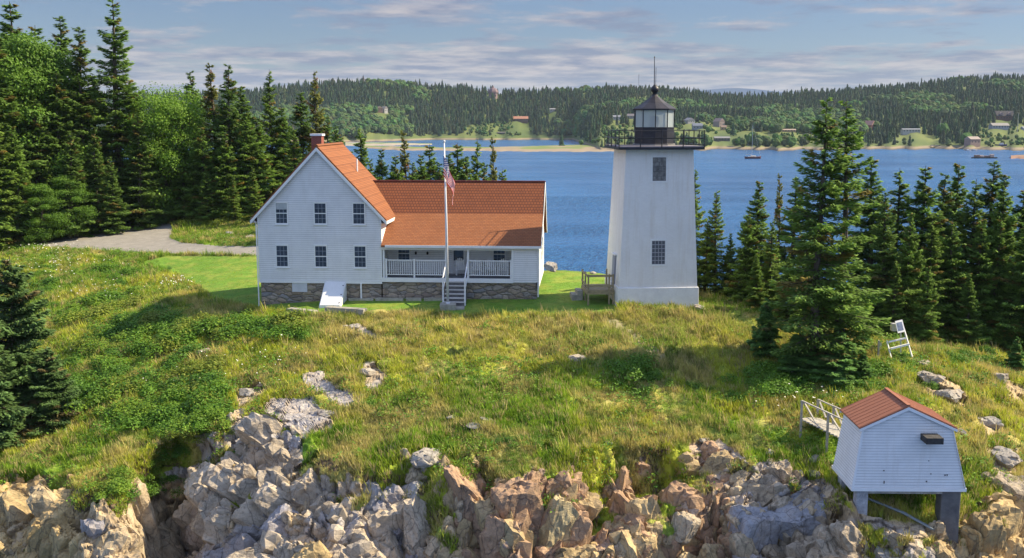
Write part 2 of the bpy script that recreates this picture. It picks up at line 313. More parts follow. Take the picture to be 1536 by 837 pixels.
def rock_mat():
    m = bpy.data.materials.new('fractured_granite'); m.use_nodes = True; nt = m.node_tree; L = nt.links; p = nt.nodes['Principled BSDF']; p.inputs['Roughness'].default_value = 0.9; p.inputs['Specular IOR Level'].default_value = 0.25
    at = N(nt, 'ShaderNodeAttribute', attribute_name='tone')
    g = N(nt, 'ShaderNodeNewGeometry')
    n1 = N(nt, 'ShaderNodeTexNoise', i_Scale=0.9, i_Detail=8.0, i_Roughness=0.7); L.new(g.outputs['Position'], n1.inputs['Vector'])
    n2 = N(nt, 'ShaderNodeTexNoise', i_Scale=7.0, i_Detail=8.0, i_Roughness=0.75); L.new(g.outputs['Position'], n2.inputs['Vector'])
    c = MIX(nt, RAMP(nt, n1.outputs[0], [(0.46, 0.0), (0.64, 0.35)]), at.outputs['Color'], (0.46, 0.33, 0.19))
    c = MIX(nt, RAMP(nt, n2.outputs[0], [(0.36, 0.45), (0.46, 0.0)]), c, (0.14, 0.12, 0.11))
    hs = N(nt, 'ShaderNodeHueSaturation'); L.new(c, hs.inputs['Color']); L.new(M_(nt, 'ADD', M_(nt, 'MULTIPLY', n2.outputs[0], 0.7), 0.72), hs.inputs['Value'])
    mc = N(nt, 'ShaderNodeMapping'); mc.inputs['Rotation'].default_value = (0.35, 0.6, 0.3); mc.inputs['Scale'].default_value = (1.1, 1.1, .5); L.new(g.outputs['Position'], mc.inputs[0])
    nd = N(nt, 'ShaderNodeTexNoise', i_Scale=1.2, i_Detail=4.0); L.new(mc.outputs[0], nd.inputs['Vector']); va = N(nt, 'ShaderNodeVectorMath', operation='MULTIPLY_ADD'); L.new(nd.outputs['Color'], va.inputs[0]); va.inputs[1].default_value = (.7, .7, .7); L.new(mc.outputs[0], va.inputs[2])
    e1 = N(nt, 'ShaderNodeTexVoronoi', feature='DISTANCE_TO_EDGE', i_Scale=1.0); L.new(va.outputs[0], e1.inputs['Vector']); e2 = N(nt, 'ShaderNodeTexVoronoi', feature='DISTANCE_TO_EDGE', i_Scale=2.7); L.new(va.outputs[0], e2.inputs['Vector'])
    ck = M_(nt, 'MAXIMUM', RAMP(nt, e1.outputs['Distance'], [(0.0, 0.6), (0.03, 0.0)]), RAMP(nt, e2.outputs['Distance'], [(0.0, 0.22), (0.04, 0.0)]))
    nl = N(nt, 'ShaderNodeTexNoise', i_Scale=2.2, i_Detail=9.0, i_Roughness=0.8); L.new(g.outputs['Position'], nl.inputs['Vector'])
    cc_ = MIX(nt, RAMP(nt, nl.outputs[0], [(0.56, 0.0), (0.66, 0.6)]), hs.outputs[0], (0.17, 0.165, 0.12)); cc_ = MIX(nt, ck, cc_, (0.06, 0.05, 0.045)); L.new(cc_, p.inputs['Base Color'])
    mp = N(nt, 'ShaderNodeMapping'); mp.inputs['Rotation'].default_value = (0.3, 0.5, 0.2); mp.inputs['Scale'].default_value = (1, 1, 3); L.new(g.outputs['Position'], mp.inputs[0])
    n3 = N(nt, 'ShaderNodeTexNoise', i_Scale=3.5, i_Detail=8.0, i_Roughness=0.75); L.new(mp.outputs[0], n3.inputs['Vector'])
    b = N(nt, 'ShaderNodeBump', i_Strength=0.8, i_Distance=0.12); L.new(n3.outputs[0], b.inputs['Height']); L.new(b.outputs[0], p.inputs['Normal'])
    return m
MT['rock'] = rock_mat()
MT['ground'] = mat('turf', (0, 0, 0), 0.95, 0.25, 2.5, 0.6, 9, attr=True)
MT['gravel'] = mat('pale_gravel', (0.28, 0.26, 0.23), 0.95, 0.1, 1.2, 0.4, 30)
MT['slab'] = mat('flagstone', (0.42, 0.40, 0.30), 0.9, 0.2, 3)
def water_mat():
    m = bpy.data.materials.new('sea_water'); m.use_nodes = True; nt = m.node_tree; L = nt.links; p = nt.nodes['Principled BSDF']
    g = N(nt, 'ShaderNodeNewGeometry')
    mp = N(nt, 'ShaderNodeMapping'); mp.inputs['Scale'].default_value = (0.012, 0.004, 1); L.new(g.outputs['Position'], mp.inputs[0])
    n0 = N(nt, 'ShaderNodeTexNoise', i_Scale=1.0, i_Detail=6.0, i_Roughness=0.6); L.new(mp.outputs[0], n0.inputs['Vector'])
    c = MIX(nt, RAMP(nt, n0.outputs[0], [(0.35, 0.0), (0.65, 1.0)]), (0.012, 0.080, 0.22), (0.022, 0.125, 0.31)); L.new(c, p.inputs['Base Color'])
    p.inputs['Roughness'].default_value = 0.2; p.inputs['IOR'].default_value = 1.33; p.inputs['Specular IOR Level'].default_value = 0.28
    mp2 = N(nt, 'ShaderNodeMapping'); mp2.inputs['Scale'].default_value = (0.55, 0.28, 1); mp2.inputs['Rotation'].default_value = (0, 0, 0.25); L.new(g.outputs['Position'], mp2.inputs[0])
    n1 = N(nt, 'ShaderNodeTexNoise', i_Scale=1.0, i_Detail=5.0, i_Roughness=0.65); L.new(mp2.outputs[0], n1.inputs['Vector'])
    b = N(nt, 'ShaderNodeBump', i_Distance=2.2); L.new(n1.outputs[0], b.inputs['Height'])
    mp3 = N(nt, 'ShaderNodeMapping'); mp3.inputs['Scale'].default_value = (0.006, 0.035, 1); mp3.inputs['Rotation'].default_value = (0, 0, -0.08); L.new(g.outputs['Position'], mp3.inputs[0])
    n4 = N(nt, 'ShaderNodeTexNoise', i_Scale=1.0, i_Detail=5.0, i_Roughness=0.6, i_Distortion=0.6); L.new(mp3.outputs[0], n4.inputs['Vector']); L.new(RAMP(nt, n4.outputs[0], [(0.38, 0.35), (0.60, 1.0)]), b.inputs['Strength']); L.new(b.outputs[0], p.inputs['Normal'])
    return m
MT['water'] = water_mat()

# ------------------------------------------------------------------ terrain of the headland
CTRL_P = [(768,446,70),(768,480,64.5),(768,520,60),(768,560,56.5),(768,600,53.5),(768,650,50.5),(768,700,48),
 (560,448,70),(560,480,65),(560,520,60.5),(560,560,57),(520,600,54),(500,640,51.5),(560,700,48.5),
 (391,458,70.5),(300,425,80),(300,380,93),(300,345,106),(300,327,113),(300,458,73),(300,490,68),(300,540,62.5),(300,600,57),(310,640,53.5),
 (50,372,100),(50,332,115),(50,400,92),(50,450,82),(50,500,73),(50,560,65),(50,620,58.5),(50,700,52),(-120,372,104),(-120,480,82),(-120,600,62),(-120,700,54),
 (150,700,51.5),(900,446,69.5),(900,500,62),(900,600,54),(950,665,50.5),(1048,462,66.5),(1048,520,60.5),(1048,600,54.5),(1048,662,51.5),
 (1150,478,66),(1150,520,62),(1150,560,58.5),(1150,600,55.5),(1150,650,52),(1150,700,49.5),
 (1250,540,60),(1250,580,56.5),(1260,640,52),(1260,705,48.5),(1340,545,59.5),(1350,580,56),(1350,640,50.8),(1350,700,49.0),(1290,776,45.3),(1430,792,45.3),(1345,760,46.6),(1405,757,46.8),(1350,724,48.3),
 (1500,545,63),(1500,600,57),(1500,660,52),(1500,720,48.5),(1500,765,46.5),(1640,570,64),(1640,650,55),(1640,730,49)]
CTRL_W = [(0,76,12.4),(0,82,12.3),(4,84,11.8),(2,90,7),(2,98,0.5),(12,74,12.2),(14,84,9),(15,94,1),(20,72,10.6),(22,80,6),(24,90,0),(30,70,9.0),(32,78,4.5),(34,88,-1),
 (40,72,6.5),(44,80,1),(50,90,-3),(-14,80,12.1),(-14,92,12.2),(-14,104,12.6),(-10,118,10),(-6,130,4),(-30,125,14.0),(-50,125,15),(-60,150,17),(-30,150,13),(-8,145,0),(10,115,-3),(20,105,-4),(0,112,-1),(-80,150,18),(40,110,-5),(60,120,-6),(-75,115,15.5)]
cp = [tuple(unproj(*c)) for c in CTRL_P] + CTRL_W
cp = np.array(cp, float)
def tps_fit(P, lam=0.6):
    n = len(P); d2 = ((P[:, None, :2] - P[None, :, :2]) ** 2).sum(-1)
    K = 0.5 * d2 * np.log(d2 + 1e-9) + lam * np.eye(n) * 10
    A = np.zeros((n + 3, n + 3)); A[:n, :n] = K; A[:n, n] = 1; A[:n, n + 1:] = P[:, :2]; A[n, :n] = 1; A[n + 1:, :n] = P[:, :2].T
    return np.linalg.solve(A, np.concatenate([P[:, 2], np.zeros(3)]))
W_ = tps_fit(cp)
def gz(X, Y):
    X = np.asarray(X, float); Y = np.asarray(Y, float); s = np.full(X.shape, W_[-3]) + W_[-2] * X + W_[-1] * Y
    for (cx, cy, _), w in zip(cp, W_[:-3]):
        d = (X - cx) ** 2 + (Y - cy) ** 2; s += w * 0.5 * d * np.log(d + 1e-9)
    return s
# cliff edge (column position -> picture row of the break of slope) and steepness
EPX = [-300,-100,0,60,120,170,210,260,300,350,400,450,500,560,620,660,740,775,800,880,940,1040,1100,1180,1240,1268,1295,1350,1420,1450,1490,1536,1640,1800]
EPY = [700,702,712,710,735,742,700,662,650,632,612,640,690,712,692,690,695,735,706,690,672,664,690,702,712,750,792,806,806,778,752,745,735,730]
KPX = [-100,150,200,300,345,400,500,600,760,900,1100,1250,1400,1460,1520,1640]
KV = [1.2,1.0,0.35,0.35,1.2,1.6,0.9,0.6,0.7,0.8,1.0,1.0,1.0,1.0,0.7,0.8]
NA = 1100
aa = np.linspace(-0.70, 0.70, NA)
apx = CX + aa * F * 0.965
epy = np.interp(apx, EPX, EPY) + (vnoise(aa * 60, aa * 0, 5) - 0.5) * 26 + (vnoise(aa * 160, aa * 0, 6) - 0.5) * 12
Ysc = np.linspace(42, 75, 160)
A2, Y2 = np.meshgrid(aa, Ysc, indexing='ij')
Z2 = gz(A2 * Y2, Y2)
_, P2 = project(A2 * Y2, Y2, Z2)
Ye = np.array([np.interp(-epy[i], -np.maximum.accumulate(P2[i][::-1])[::-1], Ysc) for i in range(NA)])
Ye = np.convolve(np.pad(Ye, 2, mode='edge'), np.ones(5) / 5, 'valid')
kk = np.interp(apx, KPX, KV)
NT, NC = 340, 250
t = np.linspace(0, 1, NT)
Ytop = Ye[:, None] + (165 - Ye[:, None]) * (t[None, :] ** 1.75)
Ztop = gz(aa[:, None] * Ytop, Ytop)
ze = Ztop[:, 0]
s = np.linspace(13.0, 0.05, NC)
led = 0.0
Zc = ze[:, None] - s[None, :]
ledge = (vnoise(aa[:, None] * 25 + s[None, :] * 0.15, s[None, :] * 0.9, 31) - 0.5) * 1.4
Yc = Ye[:, None] - kk[:, None] * s[None, :] * (1 + 0.25 * np.sin(s[None, :] * 1.3 + aa[:, None] * 30)) - ledge * np.minimum(1, s[None, :] / 1.5)
Yc = Yc + 2.0 * np.exp(-((apx[:, None] - 255) / 55) ** 2) * np.minimum(1, s[None, :] / 1.2)
Xg = np.concatenate([aa[:, None] * Yc, aa[:, None] * Ytop], 1)
Yg = np.concatenate([Yc, Ytop], 1); Zg = np.concatenate([Zc, Ztop], 1)
NR = NC + NT
P = np.stack([Xg, Yg, Zg], -1).reshape(-1, 3)
gpx, gpy = project(P[:, 0], P[:, 1], P[:, 2])
sarr = np.concatenate([np.broadcast_to(s, (NA, NC)), -np.broadcast_to(t * 110, (NA, NT))], 1).reshape(-1)
nz1 = fbm(P[:, 0] * 0.9, P[:, 1] * 0.9 + P[:, 2] * 1.3, 11, 4)
rock = (sarr + (nz1 - 0.52) * 5.0) > 0.0
rock &= (sarr > -1.6)
# grass hanging over ledges
tuftm = (fbm(P[:, 0] * 0.55 + 40, P[:, 2] * 0.9, 41, 3) > 0.63) & (sarr < 3.2); rock &= ~tuftm
tong = (vnoise(gpx / 42.0, gpx * 0, 47) + .35 * vnoise(gpx / 13.0, gpy / 30.0, 48) > .72) & (gpy < np.interp(gpx, EPX, EPY) + 48) & ((gpx < 330) | (gpx > 520)); rock &= ~tong
rock &= ~((gpx > 455) & (gpx < 600) & (gpy < 722) & (gpy > 655))
OUTCROPS = [[(1238,735),(1275,748),(1300,778),(1400,790),(1445,782),(1470,748),(1510,752),(1510,812),(1250,812)],[(335,680),(380,628),(405,598),(470,596),(508,640),(458,655),(458,700),(400,740),(335,740)],[(380,625),(410,602),(470,600),(500,622),(500,645),(455,655),(400,652)],[(352,590),(375,575),(402,570),(398,590),(362,612)],[(450,562),(480,556),(500,575),(530,590),(540,610),(515,612),(492,594),(455,578)],
 [(543,545),(560,543),(578,565),(570,582),(552,580)],[(515,485),(545,484),(562,496),(580,508),(560,512),(522,500)],[(1370,575),(1395,560),(1420,570),(1448,590),(1452,612),(1420,602),(1385,592)],
 [(1462,625),(1500,628),(1512,650),(1480,655)],[(1478,668),(1525,672),(1525,712),(1495,715)],[(1500,565),(1540,580),(1540,612),(1515,600)],[(600,690),(640,672),(665,690),(690,730),(600,730)],[(1030,668),(1080,655),(1120,690),(1118,725),(1040,712)]]
outc = np.zeros(len(P), bool)
for q in OUTCROPS: outc |= inpoly(gpx + (nz1 - 0.5) * 14, gpy, q)
outc &= (sarr <= 0)
rock |= outc
dep = np.clip((sarr + 1.6) / 2.5, 0, 1) + outc * 0.45
D = np.zeros(len(P)); crack = np.ones(len(P)); val = np.zeros(len(P)); idx = np.where((sarr > -3) | outc)[0]
R1 = rotm(0.35, -0.62, 0.35); Q = P[idx]
wob = np.stack([vnoise(Q[:, 0] * 0.4, Q[:, 2] * 0.4, 71), vnoise(Q[:, 1] * 0.4, Q[:, 2] * 0.4, 72), vnoise(Q[:, 0] * 0.4, Q[:, 1] * 0.4, 73)], -1) * 0.9
d1, c1, v1 = facets(Q + wob, np.array([2.3, 2.3, 3.8]), 101, R1)
d2, c2, v2 = facets(Q + wob * 0.6, np.array([0.95, 0.85, 1.25]), 202, rotm(0.45, -0.55, 0.6))
d3, c3, v3 = facets(Q, np.array([0.30, 0.30, 0.5]), 303, rotm(0.4, 0.4, 0.8))
D[idx] = d1 * 1.0 + d2 * 0.5 + d3 * 0.2 - 0.15 * np.exp(-c1 / 0.03) - 0.10 * np.exp(-c2 / 0.04) - 0.03 * np.exp(-c3 / 0.08)
val[idx] = 0.5 * v1 + 0.35 * v2 + 0.15 * v3
crack[idx] = np.minimum(c1 * 2, c2)
D *= np.clip(dep, 0, 1)
P[:, 1] -= 0.72 * D; P[:, 2] += 0.62 * D
# lumpy turf above
top = sarr <= 0
flat = inpoly(gpx, gpy, [(395,462),(480,470),(700,468),(925,470),(940,420),(880,395),(560,330),(300,325),(0,345),(0,372),(230,385),(330,450)])
amp = np.where(flat, 0.03, 0.42) * np.clip(-sarr / 1.0, 0, 1) * (~outc)
P[:, 2] += amp * (fbm(P[:, 0] * 0.8, P[:, 1] * 0.8, 51, 4) - 0.5) * 2
# colours
def grass_col(X, Y, px, py):
    a = fbm(X * 0.16 + 3, Y * 0.22, 61, 4); b = fbm(X * 0.5, Y * 0.7 + 9, 62, 3); c = fbm(X * 1.7, Y * 1.7, 63, 2)
    straw = np.array([0.50, 0.41, 0.15]); green = np.array([0.20, 0.32, 0.025]); deep = np.array([0.075, 0.19, 0.018]); yel = np.array([0.42, 0.45, 0.045])
    left = np.clip((430 - px) / 200, 0, 1)
    w1 = np.clip((a - 0.42 - 0.05 * left) * 6, 0, 1)[:, None]; w2 = np.clip((b - 0.47 - 0.06 * left) * 6, 0, 1)[:, None]; w3 = np.clip((0.50 - c) * 5, 0, 1)[:, None] * 0.6
    col = green * (1 - w1) + yel * w1
    col = col * (1 - w2 * 0.75) + straw * w2 * 0.75
    col = col * (1 - w3) + deep * w3
    up = np.clip((560 - py) / 60, 0, 1) * np.clip((px - 440) / 80, 0, 1) * np.clip((py - 466) / 10, 0, 1)
    col = col * (1 - 0.35 * up[:, None]) + straw * 0.35 * up[:, None]
    return col * (0.85 + 0.3 * c[:, None])
LAWN = [(395,463),(480,472),(560,468),(700,473),(925,472),(940,410),(815,398),(560,330),(388,384),(250,384),(215,392),(300,430),(325,452)]
lawn = inpoly(gpx + (nz1 - .5) * 40, gpy + (nz1 - .5) * 12, LAWN)
gcol = grass_col(P[:, 0], P[:, 1], gpx, gpy)
lc = np.array([0.12, 0.23, 0.022]) * (1 - np.clip((nz1 - 0.45) * 4, 0, 1)[:, None] * 0.6) + np.array([0.27, 0.29, 0.05]) * np.clip((nz1 - 0.45) * 4, 0, 1)[:, None] * 0.6
gcol = np.where(lawn[:, None], lc, gcol * 0.85)
PATHW = inpoly(gpx + (nz1 - 0.5) * 12, gpy, [(905,480),(925,478),(990,525),(1010,545),(980,545),(945,515)]) | inpoly(gpx + (nz1 - 0.5) * 20, gpy, [(585,655),(640,612),(720,590),(800,600),(720,612),(660,640),(640,665)])
gcol = np.where(PATHW[:, None], np.array([0.27, 0.24, 0.13]), gcol)
ga = np.array([0.56, 0.46, 0.34]); gb = np.array([0.42, 0.38, 0.35]); gc = np.array([0.62, 0.46, 0.24]); gd = np.array([0.44, 0.27, 0.19])
v = val[:, None]; h2 = fbm(P[:, 0] * 0.35, P[:, 2] * 0.35 + P[:, 1] * 0.2, 81, 3)[:, None]
rc = ga * (1 - v) + gb * v
wgold = np.clip((h2 - 0.46) * 6, 0, 1); rc = rc * (1 - wgold * 0.7) + gc * wgold * 0.7
zb_ = np.interp(gpx, [150, 330, 450, 640, 680, 1080, 1150, 1400, 1440], [0, 1, 1, 1, 0, 0, 1, 1, 0])[:, None]; wg2 = np.interp(gpx, [110, 150, 1400, 1440], [1, 0, 0, 1])[:, None] * .75; rc = rc * (1 - wg2) + gc * wg2; wb = zb_ * np.clip((0.60 - h2) * 6, 0, 1); rc = rc * (1 - wb * .6) + np.array([.46, .45, .47]) * wb * .6
wred = np.clip((np.interp(gpx, [690, 760, 1000, 1100], [0, 1, 1, 0])[:, None]) * np.clip((0.62 - h2) * 5, 0, 1), 0, 1); rc = rc * (1 - wred * 0.6) + gd * wred * 0.6
rc = rc * .92 * (0.6 + 0.4 * np.clip(crack * 7, 0, 1))[:, None]
wet = np.clip((5.6 - P[:, 2] + (nz1 - 0.5) * 3) / 2.0, 0, 1)[:, None] * 0.15; rc = rc * (1 - wet) + np.array([0.085, 0.085, 0.10]) * wet
soil = (~rock & (sarr > -1.0) & (nz1 < 0.42))
gcol = np.where(soil[:, None], np.array([0.14, 0.10, 0.06]), gcol)
colr = np.where(rock[:, None], rc, gcol)
ii, jj = np.meshgrid(np.arange(NA - 1), np.arange(NR - 1), indexing='ij')
q0 = (ii * NR + jj).ravel(); FQ = np.stack([q0, q0 + NR, q0 + NR + 1, q0 + 1], 1)
frock = rock[FQ].sum(1) >= 2
DRIVE = [(-40,372),(0,363),(55,362),(120,352),(175,336),(190,333),(250,334),(262,341),(257,350),(256,358),(268,363),(330,369),(396,370),(396,383),(250,381),(120,374),(60,370),(0,368),(-40,380)]
cx4 = P[FQ].mean(1); fpx, fpy = project(cx4[:, 0], cx4[:, 1], cx4[:, 2])
fnz = (vnoise(cx4[:, 0] * 0.8, cx4[:, 1] * 0.8, 91) - 0.5) * 1.5
fdrive = inpoly(fpx, fpy + fnz, DRIVE) & (sarr[FQ[:, 0]] < -5)
def submesh(name, mask, m, smooth, kind='structure', colr=colr, dz=0.0):
    Fq = FQ[mask]; u, inv = np.unique(Fq, return_inverse=True)
    V = P[u].copy(); V[:, 2] += dz
    me = npmesh(name, V, inv.reshape(-1, 4), m, colr[u], smooth); o = link(name, me); o['kind'] = kind; return o
submesh('rocky_cliff', frock, MT['rock'], False)
submesh('grassy_ground', ~frock, MT['ground'], True)
submesh('gravel_driveway', fdrive, MT['gravel'], True, dz=0.02)
bvh_f = [tuple(f) for f in FQ[((ii.ravel() % 1) == 0)][::1][:, :].tolist()] if False else None
def near_grid():
    I = np.arange(0, NA, 3); J = np.concatenate([np.arange(0, NC, 3), np.arange(NC, NR, 2)])
    G = P.reshape(NA, NR, 3)[I][:, J]; n, m = G.shape[:2]
    a, b = np.meshgrid(np.arange(n - 1), np.arange(m - 1), indexing='ij'); q = (a * m + b).ravel()
    return BVHTree.FromPolygons(G.reshape(-1, 3).tolist(), np.stack([q, q + m, q + m + 1, q + 1], 1).tolist())
BVH = near_grid()
def at(px, py):
    d = ray(px, py).normalized(); r = BVH.ray_cast(Vector((0, 0, H)), d, 400)
    return r[0] if r[0] else unproj(px, py, 60)
def down(X, Y, top=60):
    r = BVH.ray_cast(Vector((X, Y, top)), Vector((0, 0, -1)), 200); return r[0].z if r[0] else 0.0

# ------------------------------------------------------------------ fractured blocks of the cliff
def block_protos(n, sub):
    import bmesh
    bm = bmesh.new(); bmesh.ops.create_icosphere(bm, subdivisions=sub, radius=1); r0 = np.array([v.co[:] for v in bm.verts]); F0 = np.array([[v.index for v in f.verts] for f in bm.faces]); bm.free()
    out = []; rg_ = np.random.default_rng(314)
    for k in range(n):
        a = np.abs(r0) ** 9; r = r0 / (a.sum(1) ** (1 / 9))[:, None]          # nearly a box
        for q in range(7):
            m_ = rg_.normal(size=3); m_ /= np.linalg.norm(m_); d = rg_.uniform(.62, 1.0); t_ = r @ m_; w = t_ > d; r[w] -= (t_[w] - d)[:, None] * m_
        r *= 1 + .03 * rg_.normal(size=(len(r), 1)); out.append(r)
    return out, F0
BPS = {2: block_protos(14, 2), 4: block_protos(14, 4)}
def cliff_blocks():
    rg_ = np.random.default_rng(2024)
    m = frock & (sarr[FQ[:, 0]] > -1.2) & (fpx > -160) & (fpx < 1720) & (fpy < 900)
    m &= ~((fpx > 178) & (fpx < 338) & (fpy < np.interp(fpx, [178, 230, 290, 338], [745, 790, 770, 690])))
    m &= ~((fpx > 1240) & (fpx < 1496) & (fpy < 795))
    Fo = FQ[m]; cen = cx4[m]; area = np.linalg.norm(np.cross(P[Fo[:, 2]] - P[Fo[:, 0]], P[Fo[:, 3]] - P[Fo[:, 1]]), axis=1) * .5; pr = area / area.sum()
    V = []; Fc = []; Cc = []; nv = 0
    def put(c, size, Rm, proto, tone, lod=2):
        nonlocal nv
        BP, BF = BPS[lod]; r = BP[proto] * size @ Rm.T + c; V.append(r); Fc.append(BF + nv); nv += len(r)
        Cc.append(np.broadcast_to(tone, r.shape) * (1 + .05 * rg_.normal(size=(len(r), 1))))
    def tone_at(px, h):
        z = np.interp(px, [110, 150, 330, 640, 680, 1080, 1150, 1400, 1440], [0, .5, 1, 1, .2, .2, .9, .9, 0]); pal = np.array([.58, .49, .38]); gold = np.array([.66, .48, .23]); red = np.array([.50, .32, .20]); gry = np.array([.42, .40, .42])
        mid = np.interp(px, [660, 720, 1080, 1130], [0, 1, 1, 0]); c = gold * (1 - z) + pal * z
        if h < .30: c = gry * .9 + c * .1 if z > .5 else c * .75
        elif h < .30 + .35 * mid: c = red
        elif h > .86: c = gold
        return c * rg_.uniform(.68, .92)
    def zone_rot(px):
        tilt = np.interp(px, [0, 140, 260, 420, 640, 900, 1150, 1400, 1536], [.35, .25, -.75, -.70, -.30, .15, -.35, -.5, .2])
        return rotm(rg_.normal(.28, .07), tilt + rg_.normal(0, .08), rg_.normal(.38, .12))
    for n, lo, hi, el, el_ in ((480, .85, 1.75, 2.1, 4), (1500, .45, 1.0, 1.9, 2), (1800, .2, .5, 1.7, 2)):
        idx = rg_.choice(len(Fo), n, p=pr)
        for i in idx:
            c = cen[i]; px_, py_ = project(*c); px_ = float(px_); s_ = rg_.uniform(lo, hi) * float(np.interp(py_ - np.interp(px_, EPX, EPY), [0, 45], [.38, 1]))
            size = np.array([s_ * rg_.uniform(.6, 1.0), s_ * rg_.uniform(.5, .8), s_ * rg_.uniform(.9, el)]) * .74
            put(c + np.array([0, .45, -.42]) * s_ * 1.0, size, zone_rot(px_), rg_.integers(14), tone_at(px_, .62 * float(fbm(c[0:1] * .55, c[2:3] * .7 + c[1:2] * .4, 88, 3)[0] * 1.7 - .35) + .38 * rg_.random()), el_)
    for px_, py_, sx, sy, sz, rx, ry, rz_, k, c in [(390, 705, 1.4, 1.2, 1.5, .35, -.7, .2, 0, (.52, .48, .43)), (318, 765, 1.15, 1.0, 3.4, .45, .72, .1, 1, (.50, .43, .38)), (352, 800, 1.0, .9, 2.6, .45, .75, .1, 2, (.46, .44, .44)), (447, 640, 1.2, .9, .6, .3, -.2, .3, 3, (.58, .49, .36)), (628, 738, 1.05, .9, .95, .2, .12, .55, 4, (.48, .47, .47)),
            (625, 708, .6, .6, .6, .3, .5, .3, 5, (.56, .47, .33)), (1085, 718, .85, .8, .85, .25, -.4, .4, 6, (.52, .42, .32)), (832, 790, .75, .7, 1.7, .1, .15, .5, 7, (.60, .49, .27)), (1025, 795, .5, .5, .95, .2, .25, .6, 8, (.60, .50, .36)), (28, 780, 1.0, .9, 2.0, .3, -.45, .3, 9, (.62, .47, .25)), (88, 765, .8, .8, 1.8, .3, -.4, .3, 10, (.60, .47, .28)),
            (165, 790, .7, .7, 1.7, .2, -.15, .4, 11, (.50, .38, .24)), (480, 745, .8, .7, 1.5, .4, -.6, .3, 12, (.54, .46, .36)), (560, 765, .7, .7, 1.5, .2, -.3, .4, 13, (.46, .45, .46)), (1205, 770, 1.3, 1.0, 1.2, .3, -.7, .3, 0, (.42, .42, .45)), (1345, 832, 1.2, .9, .7, .2, .3, .5, 3, (.48, .46, .44)), (1130, 800, 1.0, .8, 1.5, .2, .1, .4, 5, (.42, .42, .45)), (700, 770, .7, .7, 1.6, .2, .1, .4, 6, (.52, .36, .25)), (1510, 735, 1.0, .9, 1.0, .3, .2, .5, 8, (.50, .42, .32)), (1515, 818, 1.0, .9, 1.0, .3, -.2, .5, 2, (.56, .45, .30))]:
        p_ = at_raw(px_, py_); put(np.array(p_) + [0, .5 * sy, -.5 * sy], np.array([sx, sy, sz]), rotm(rx, ry, rz_), k, np.array(c) * .82, 4)
    V = [np.concatenate(V)]; q = V[0]; d_, c_, v_ = facets(q, np.array([.8, .7, 1.3]), 404, rotm(.45, -.5, .5)); w_ = (d_ * .16 - .05 * np.exp(-c_ / .04))[:, None]; V[0] = q + w_ * np.array([.15, -.7, .62])
    Cc = [np.concatenate(Cc) * (.72 + .28 * np.clip(c_ * 9, 0, 1) + .22 * (v_ - .5))[:, None]]
    o = link('cliff_rock', npmesh('cliff_rock', np.concatenate(V), np.concatenate(Fc), MT['rock'], np.concatenate(Cc))); o['kind'] = 'structure'
at_raw = at
cliff_blocks()

# sea and land across the harbour
MB().add([(-6900, 20, 0), (6900, 20, 0), (6900, 9850, 0), (-6900, 9850, 0)], [(0, 1, 2, 3)]).build('sea_water', MT['water'])['kind'] = 'structure'
MB().add([(-6900, -380, 0), (6900, -380, 0), (6900, 20, 0), (-6900, 20, 0)], [(0, 1, 2, 3)]).build('sea_water', MT['water'])['kind'] = 'structure'
def seaY(py):
    d = ray(768, py); return H / (-d.z) * d.y
SPX = [-1500, 380, 600, 640, 860, 900, 1230, 1300, 1400, 1536, 3000]; SPY = [214, 214, 212, 210, 210, 225, 225.5, 224, 223.5, 226, 226]
CPX = [-1500, 300, 380, 430, 500, 560, 620, 700, 760, 850, 900, 1000, 1060, 1130, 1200, 1280, 1350, 1420, 1480, 1536, 3000]; CPY = [140, 138, 135, 127, 120, 118, 123, 127, 134, 132, 129, 131, 138, 140, 136, 130, 124, 117, 113, 113, 118]
fp = np.arange(-700, 2240, 5.0); NF = len(fp)
fr = np.concatenate([[-0.03, -0.01], np.linspace(0, 1, 70), [1.1, 1.3]])
Ysh = np.array([seaY(v) for v in np.interp(fp, SPX, SPY)]) + (fbm(fp * 0.06, fp * 0, 7, 3) - 0.5) * 90
YC = 1560.0
zcr = H + (180 - np.interp(fp, CPX, CPY) - 8) / F * YC
def far_z(px, Y):
    ys = np.interp(px, fp, Ysh); zc = np.interp(px, fp, zcr); r = (Y - ys) / (YC - ys)
    g = np.clip(r, 0, 1) ** 1.15
    b = 1.8 * np.clip(r / 0.03, -2, 1)
    z = b + (zc - 1.8) * g + 5.0 * (fbm(px * 0.012, Y * 0.006, 8, 3) - 0.5) * np.clip(r * 5, 0, 1)
    return np.where(r > 1, z - (r - 1) * 250, z)
PXg, RRg = np.meshgrid(fp, fr, indexing='ij')
YF = Ysh[:, None] + (YC - Ysh[:, None]) * RRg
ZF = far_z(PXg, YF); XF = (PXg - CX) / F * YF
nf, nr = XF.shape; a_, b_ = np.meshgrid(np.arange(nf - 1), np.arange(nr - 1), indexing='ij'); q_ = (a_ * nr + b_).ravel()
fcol = np.empty((nf * nr, 3)); n_ = fbm(XF.ravel() * 0.03, YF.ravel() * 0.02, 9, 4)[:, None]
fcol[:] = np.array([0.045, 0.085, 0.022]) * (1 - n_) + np.array([0.17, 0.19, 0.05]) * n_
beach = (RRg.ravel() < 0.02); fcol[beach] = (0.25, 0.20, 0.14)
wrack = (RRg.ravel() < 0.008); fcol[wrack] = (0.10, 0.08, 0.055)
o = link('far_hills', npmesh('far_hills', np.stack([XF, YF, ZF], -1).reshape(-1, 3), np.stack([q_, q_ + nr, q_ + nr + 1, q_ + 1], 1), MT['ground'], fcol, True)); o['kind'] = 'structure'
